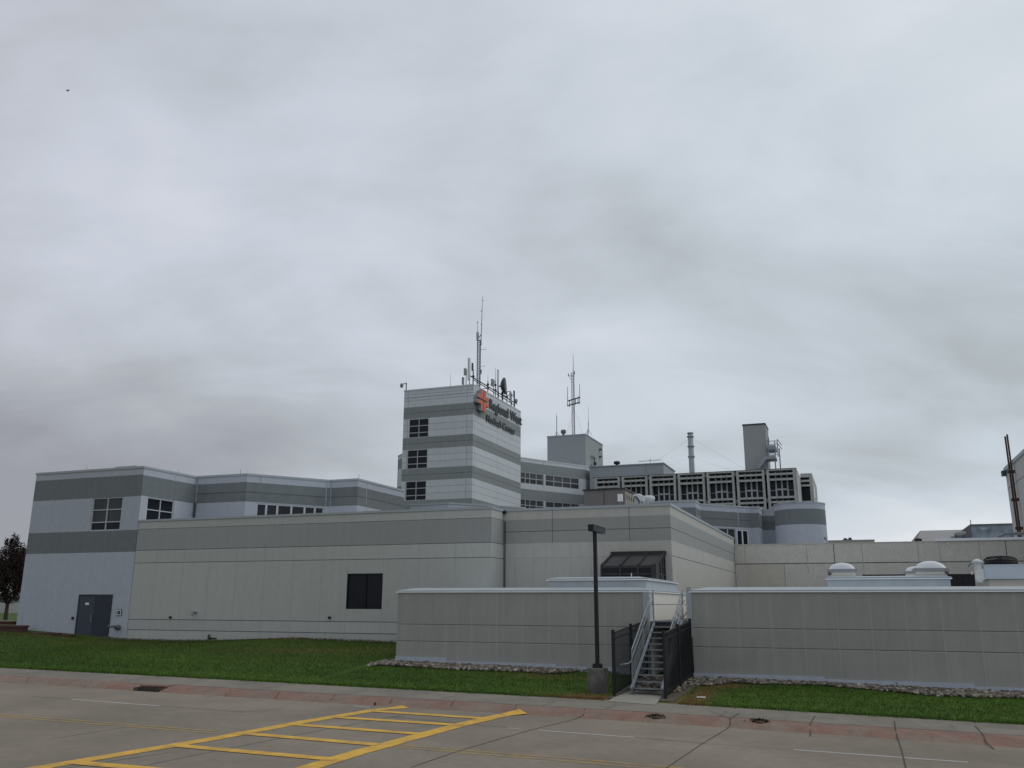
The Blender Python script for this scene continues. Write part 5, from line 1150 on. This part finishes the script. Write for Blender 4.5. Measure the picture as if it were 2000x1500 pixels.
# ------------------------------------------------------------------ fences
def fence(s, label, flip):
    r = thing('metal_fence', label, 'fence', (s, 25.5, ground_z(s, 25.5)), 'black picket fences beside the metal steps')
    ts = (25.5, 27.68, 29.84); base = lambda t: float(np.interp(t, [25.5, 29.84], [-2.56, -2.29])); top = lambda t: base(t)+1.80
    for t in ts:
        q = MB(); q.box((s-.038, t-.038, base(t)-.1), (s+.038, t+.038, top(t)+.05)); q.box((s-.046, t-.046, top(t)+.05), (s+.046, t+.046, top(t)+.065)); q.build('post', 'black_metal', r)
    for dz in (-.02, -.19, -1.62):
        q = MB()
        for a, b in ((ts[0], ts[1]), (ts[1], ts[2])): q.bar((s, a+.038, top(a)+dz), (s, b-.038, top(b)+dz), .034, .038)
        q.build('rail', 'black_metal', r)
    q = MB()
    for a, b in ((ts[0], ts[1]), (ts[1], ts[2])):
        n = 20
        for k in range(1, n): t = a+(b-a)*k/n; q.box((s-.008, t-.008, top(t)-1.70), (s+.008, t+.008, top(t)-.03))
    q.build('pickets', 'black_metal', r)
    q = MB()
    for t in ts[:2]: q.box((s-.13, t-.13, base(t)-.12), (s+.13, t+.13, base(t)+.015))
    q.build('footing', 'sidewalk', r)
fence(-6.66, 'black metal picket fence on the left of the steps, next to the light pole base', 0)
fence(-5.20, 'black metal picket fence on the right of the steps, hiding their right side', 1)

# ------------------------------------------------------------------ galvanised steps
sa, sb_ = -6.21, -5.32; t0, z0, t1, z1 = 25.72, -2.44, 29.15, -.49; NR = 12
stp = thing('metal_steps', 'galvanised open-riser metal steps with pipe handrails rising through the wall gap', 'stairs', ((sa+sb_)/2, t0, z0))
for s in (sa, sb_):
    q = MB(); q.bar((s, t0-.02, z0+.06), (s, t1+.05, z1-.08), .05, .24); q.bar((s+(.03 if s == sa else -.03), t0, z0+.18), (s+(.03 if s == sa else -.03), t1, z1+.03), .06, .012); q.build('stringer', 'galv', stp)
for k in range(NR):
    zt2 = z0+(z1-z0)*(k+1)/NR; tt = t0+(t1-t0)*(k+.35)/NR
    q = MB(); q.box((sa+.03, tt, zt2-.035), (sb_-.03, tt+.25, zt2-.012), 1); q.box((sa+.03, tt-.012, zt2-.04), (sb_-.03, tt+.02, zt2)); q.build('tread', ['galv', 'galv_dark'], stp)
q = MB(); q.box((sa-.02, t1+.02, z1-.16), (sb_+.02, AT+.6, z1)); q.box((sa-.02, t1, z1-.22), (sb_+.02, t1+.02, z1-.02), 0); q.build('landing', 'galv_dark', stp)
for s, sg in ((sa-.03, -1), (sb_+.03, 1)):
    q = MB(); h1_, h2_ = .95, .62
    sl1 = (z1-z0)/(t1-t0); tb = t0+.25; zb_ = z0+(tb-t0)*sl1+.08
    q.path([(s, tb, zb_+h1_-.35), (s, tb, zb_+h1_), (s, t1, z1+h1_), (s, t1+.16, z1+h1_)], .021, 8)
    q.path([(s+sg*.04, tb-.3, zb_+h2_-.02), (s+sg*.04, tb, zb_+h2_), (s+sg*.04, t1+.1, z1+h2_+.02), (s+sg*.04, t1+.16, z1+h2_)], .019, 8)
    if sg < 0: q.path([(s+sg*.04, tb-.3, zb_+h2_-.02), (s-.14, tb-.42, zb_+h2_-.04), (s-.24, tb-.4, zb_+h2_-.05), (s-.24, tb-.3, zb_+h2_-.05)], .02, 8)
    hr = q.build('handrail', 'galv', stp)
    for t, zz3 in ((tb, zb_-.08), ((tb+t1)/2, (zb_-.08+z1)/2), (t1, z1)): q = MB(); q.tube((s, t, zz3-.12), (s, t, zz3+h1_+(.08 if t < t1 else 0)), .022, 8); q.build('post', 'galv', stp)
    q = MB()
    for k in range(1, 26):
        t = tb+(t1-tb)*k/26; zz3 = z0+(t-t0)*sl1+.08; q.tube((s, t, zz3+.1), (s, t, zz3+h1_-.02), .0045, 4, cap=False)
    for h_ in (.2, .3, .4, .5, .7, .8): q.tube((s, tb, zb_+h_), (s, t1, z1+h_), .0045, 4, cap=False)
    q.build('mesh_infill', 'galv', stp)
for s in (sa+.05, sb_-.05): q = MB(); q.box((s-.03, 28.0, -2.6), (s+.03, 28.06, -1.35)); q.build('support_leg', 'galv_dark', stp)
q = MB(); q.box((-4.42, 25.9, ground_z(-4.42, 25.9)+.02), (-4.18, 25.97, ground_z(-4.42, 25.9)+.05)); o = q.build('litter', 'drip_edge', org=(-4.3, 25.9, -2.5)); props(o, 'small white scrap of litter on the dry grass right of the fence', 'litter')

# mud clumps on the kerb
for x, y, lab in ((1283, 1402.5, 'dark clump of wet leaves and mud on the kerb near the steps'), (1485, 1411.5, 'flatter dark clump of leaves and mud farther right on the kerb')):
    c = G(x, y); q = MB()
    for k in range(90):
        rr = abs(rng.normal(0, .085)); a = rng.uniform(0, 2*pi); s, t = c[0]+cos(a)*rr*1.4, c[1]+sin(a)*rr*.9; z = ground_z(s, t)+.03+max(0, .035-rr*.1)*rng.random()+.01
        b = rng.uniform(0, pi); u, v = cos(b)*.05, sin(b)*.05; d1, d2 = rng.normal(0, .018, 2)
        q.face([(s-u, t-v, z-d1), (s+v*.5, t-u*.5, z+d2), (s+u, t+v, z+d1), (s-v*.5, t+u*.5, z-d2)])
    q.lathe((c[0], c[1], c[2]+.01), [(.17, 0), (.14, .03), (.08, .045), (0, .05)], 9)
    o = q.build('leaf_clump', 'debris', org=c); props(o, lab, 'debris', 'leaf and mud clumps on the kerb')
def weed(s, t, h, n, label, col='leaf_tint'):
    q = MB()
    for k in range(n):
        a = rng.uniform(0, 2*pi); r_ = rng.uniform(.05, .8)*h*.7; z = ground_z(s, t); c = Vector((s+cos(a)*r_*.6, t+sin(a)*r_*.4, z+rng.uniform(.1, 1)*h))
        u = Vector(rng.normal(0, 1, 3)).normalized()*.035; v = Vector(rng.normal(0, 1, 3)).normalized()*.03; q.face([c-u, c+v, c+u, c-v])
        if k % 3 == 0: q.bar((s, t, z-.02), tuple(c), .006, .006)
    o = q.build('weed', 'weed_green', org=(s, t, ground_z(s, t))); props(o, label, 'weed')
mat('weed_green', (.06, .09, .035), noise_amt=.3, nscale=10)
p = T(407, 1243, 35.2); weed(p[0], 35.25, .28, 70, 'small green weed against the foot of the long beige wall')
c = G(732, 1378); weed(c[0], c[1], .07, 16, 'tiny weed in the road joint where the yellow crossing meets the kerb')

# ------------------------------------------------------------------ brick planters, tree and far building at the left edge
g0 = T(45, 1232, 34.6)
zp1, zp2 = T(60, 1231, 34.75)[2], T(165, 1237.5, 34.4)[2]
pw = thing('brick_planter', 'low dark red brick planter wall in front of the grey double door', 'planter', (-39, 34.6, -1.6))
q = MB(); q.prism([(-41.9, 34.75), (-36.5, 34.35), (-36.5, 34.65), (-41.9, 35.05)], -2.0, zp2-.07); q.build('wall', 'brick', pw)
q = MB(); q.prism([(-41.95, 34.72), (-37.42, 34.37), (-37.42, 34.67), (-41.95, 35.07)], zp2-.068, zp2); q.build('cap', 'brick_cap', pw)
pw2 = thing('brick_planter', 'taller dark red brick planter wall at the far left edge of the lawn', 'planter', (-44, 34.6, -1.3))
tB = 34.55; a = T(44, 1222.5, tB); q = MB(); q.prism([(a[0]-8, tB), (a[0], tB), (a[0], tB+.35), (a[0]-8, tB+.35)], -1.9, a[2]-.06); q.build('wall', 'brick', pw2)
q = MB(); q.prism([(a[0]-8, tB-.04), (a[0]+.04, tB-.04), (a[0]+.04, tB+.39), (a[0]-8, tB+.39)], a[2]-.06, a[2]+.02); q.build('cap', 'brick_cap', pw2)
pw3 = thing('brick_step', 'rear brick step edge with a pale cap under the dark red tree', 'step', (-44, 40, -1.3))
a3 = T(26, 1213, 39.5); q = MB(); q.prism([(a3[0]-9, 39.5), (a3[0], 39.5), (a3[0], 40.2), (a3[0]-9, 40.2)], -1.8, a3[2]-.05); q.build('wall', 'brick', pw3); q = MB(); q.prism([(a3[0]-9, 39.46), (a3[0]+.04, 39.46), (a3[0]+.04, 40.24), (a3[0]-9, 40.24)], a3[2]-.05, a3[2]+.02); q.build('cap', 'sidewalk', pw3)
def tree(x, yb_, yt_, xr, t, label):
    base = T(x, yb_, t); top = T(x-6, yt_, t); H = top[2]-base[2]; rad_ = T(xr, 1120, t)[0]-base[0]
    r = thing('plum_tree', label, 'tree', base); q = MB(); tips = []
    def limb(p, d, L, r0, lv):
        n = 4; pts = [p]; 
        for k in range(n):
            d = (d+Vector(rng.normal(0, .10, 3))).normalized(); pts.append(pts[-1]+d*L/n)
        for k in range(n): q.tube(tuple(pts[k]), tuple(pts[k+1]), r0*(1-k/n*.45), 7, r2=r0*(1-(k+1)/n*.45), cap=False)
        if lv == 0: tips.append(pts[-1]); tips.append(pts[2]); return
        for k in range(4 if lv > 1 else 3):
            a = rng.uniform(0, 2*pi)+k*1.7; sp_ = rng.uniform(.35, .8); nd = (d+Vector((cos(a)*sp_, sin(a)*sp_, rng.uniform(-.05, .35)))).normalized()
            limb(pts[rng.integers(2, n+1)], nd, L*rng.uniform(.62, .8), r0*.52, lv-1)
    q.tube(base, (base[0], base[1], base[2]+H*.195), .15, 9, r2=.11, cap=False); tips.clear()
    f_ = Vector((base[0], base[1], base[2]+H*.19))
    for k in range(5):
        a = k*1.256+.4; limb(f_, Vector((cos(a)*.55, sin(a)*.55, 1)).normalized(), H*.34, .085, 2)
    q.build('trunk', 'bark', r)
    n = 30000; V = []; 
    tp = np.array([tuple(p) for p in tips])
    k = rng.integers(0, len(tp), n); c = tp[k]+rng.normal(0, .17*H/5, (n, 3))
    cen_ = np.array([base[0], base[1], base[2]+H*.60]); dd = (c-cen_)/np.array([rad_*1.05, rad_*1.05, H*.42]); rr = np.linalg.norm(dd, axis=1)
    wob = 1+.16*np.sin(5*np.arctan2(dd[:, 1], dd[:, 0])+7*dd[:, 2]); ok = (rr < wob)
    nf = 13000; ph_ = rng.uniform(0, 2*pi, nf); ct = rng.uniform(-1, 1, nf); st2 = np.sqrt(1-ct**2); rr2 = rng.uniform(.45, 1, nf)**.6
    cl = np.sin(ph_*4+ct*5)*np.sin(ph_*7-ct*6) > -.35
    ex = cen_+np.stack([np.cos(ph_)*st2, np.sin(ph_)*st2, ct], 1)*rr2[:, None]*np.array([rad_, rad_, H*.40]); c = np.concatenate([c[ok], ex[cl]])
    for j in range(6):      # upright leading shoots above the crown
        a = rng.uniform(0, 2*pi); b_ = cen_+np.array([cos(a)*rad_*.45, sin(a)*rad_*.45, H*.34]); L = H*rng.uniform(.06, .16); u = rng.random(90)[:, None]
        c = np.concatenate([c, b_+u*np.array([0, 0, L])+rng.normal(0, .06, (90, 3))])
    n = len(c); u = rng.normal(0, 1, (n, 3)); u /= np.linalg.norm(u, axis=1)[:, None]; v = rng.normal(0, 1, (n, 3)); v -= (v*u).sum(1)[:, None]*u; v /= np.linalg.norm(v, axis=1)[:, None]
    sz = rng.uniform(.045, .085, n)[:, None]; P = np.stack([c-u*sz, c+v*sz*.5, c+u*sz, c-v*sz*.5], 1).reshape(-1, 3)-np.array(base)
    me = bpy.data.meshes.new('crown'); me.from_pydata(P.tolist(), [], np.arange(4*n).reshape(-1, 4).tolist())
    pal = np.array([(.034, .022, .021), (.048, .028, .026), (.025, .018, .018), (.040, .033, .024)]); C = np.repeat(np.concatenate([pal[rng.integers(0, 4, n)]*rng.uniform(.7, 1.3, n)[:, None], np.ones((n, 1))], 1), 4, 0).astype(np.float32)
    at = me.color_attributes.new('tint', 'FLOAT_COLOR', 'POINT'); at.data.foreach_set('color', C.ravel()); me.materials.append(MATS['leaf_tint'])
    o = bpy.data.objects.new('crown', me); scene.collection.objects.link(o); o.parent = r
tree(10, 1212, 1056, 50, 46.0, 'dark red-leaved plum tree at the left edge beside the banded wing')
tD = 75.0; a, b = T(-60, 1163, tD), T(42, 1163, tD); zg = T(20, 1212, tD)[2]
db = building('distant_building', 'pale far building with a grey-green band behind the dark red tree', 'building', [(a[0], tD), (b[0], tD), (b[0], tD+10), (a[0], tD+10)], -1.6, T(30, 1164, tD)[2], [], ['beige_panel', 'band_green', 'joint_dark', 'joint_grey'], {0: dict(rows=[(T(30, 1177, tD)[2], 50, 1)] , vj=[(b[0]-a[0]-1.2, .08, 3, -1.6, T(30, 1177, tD)[2])])}, org=(a[0], tD, -1.5))
# bird
c = T(133, 177, 70); bd = MB(); bd.lathe((c[0], c[1], c[2]), [(0, -.16), (.05, -.1), (.07, 0), (.05, .1), (0, .2)], 8); bd.face([(c[0], c[1], c[2]+.06), (c[0]-.22, c[1]-.08, c[2]+.16), (c[0]-.3, c[1], c[2]+.02), (c[0], c[1], c[2]-.06)]); bd.face([(c[0], c[1], c[2]+.06), (c[0]+.2, c[1]+.08, c[2]+.2), (c[0]+.28, c[1], c[2]+.06), (c[0], c[1], c[2]-.06)])
o = bd.build('bird', 'black_metal', org=c); props(o, 'tiny dark bird flying high in the upper left of the cloudy sky', 'bird')
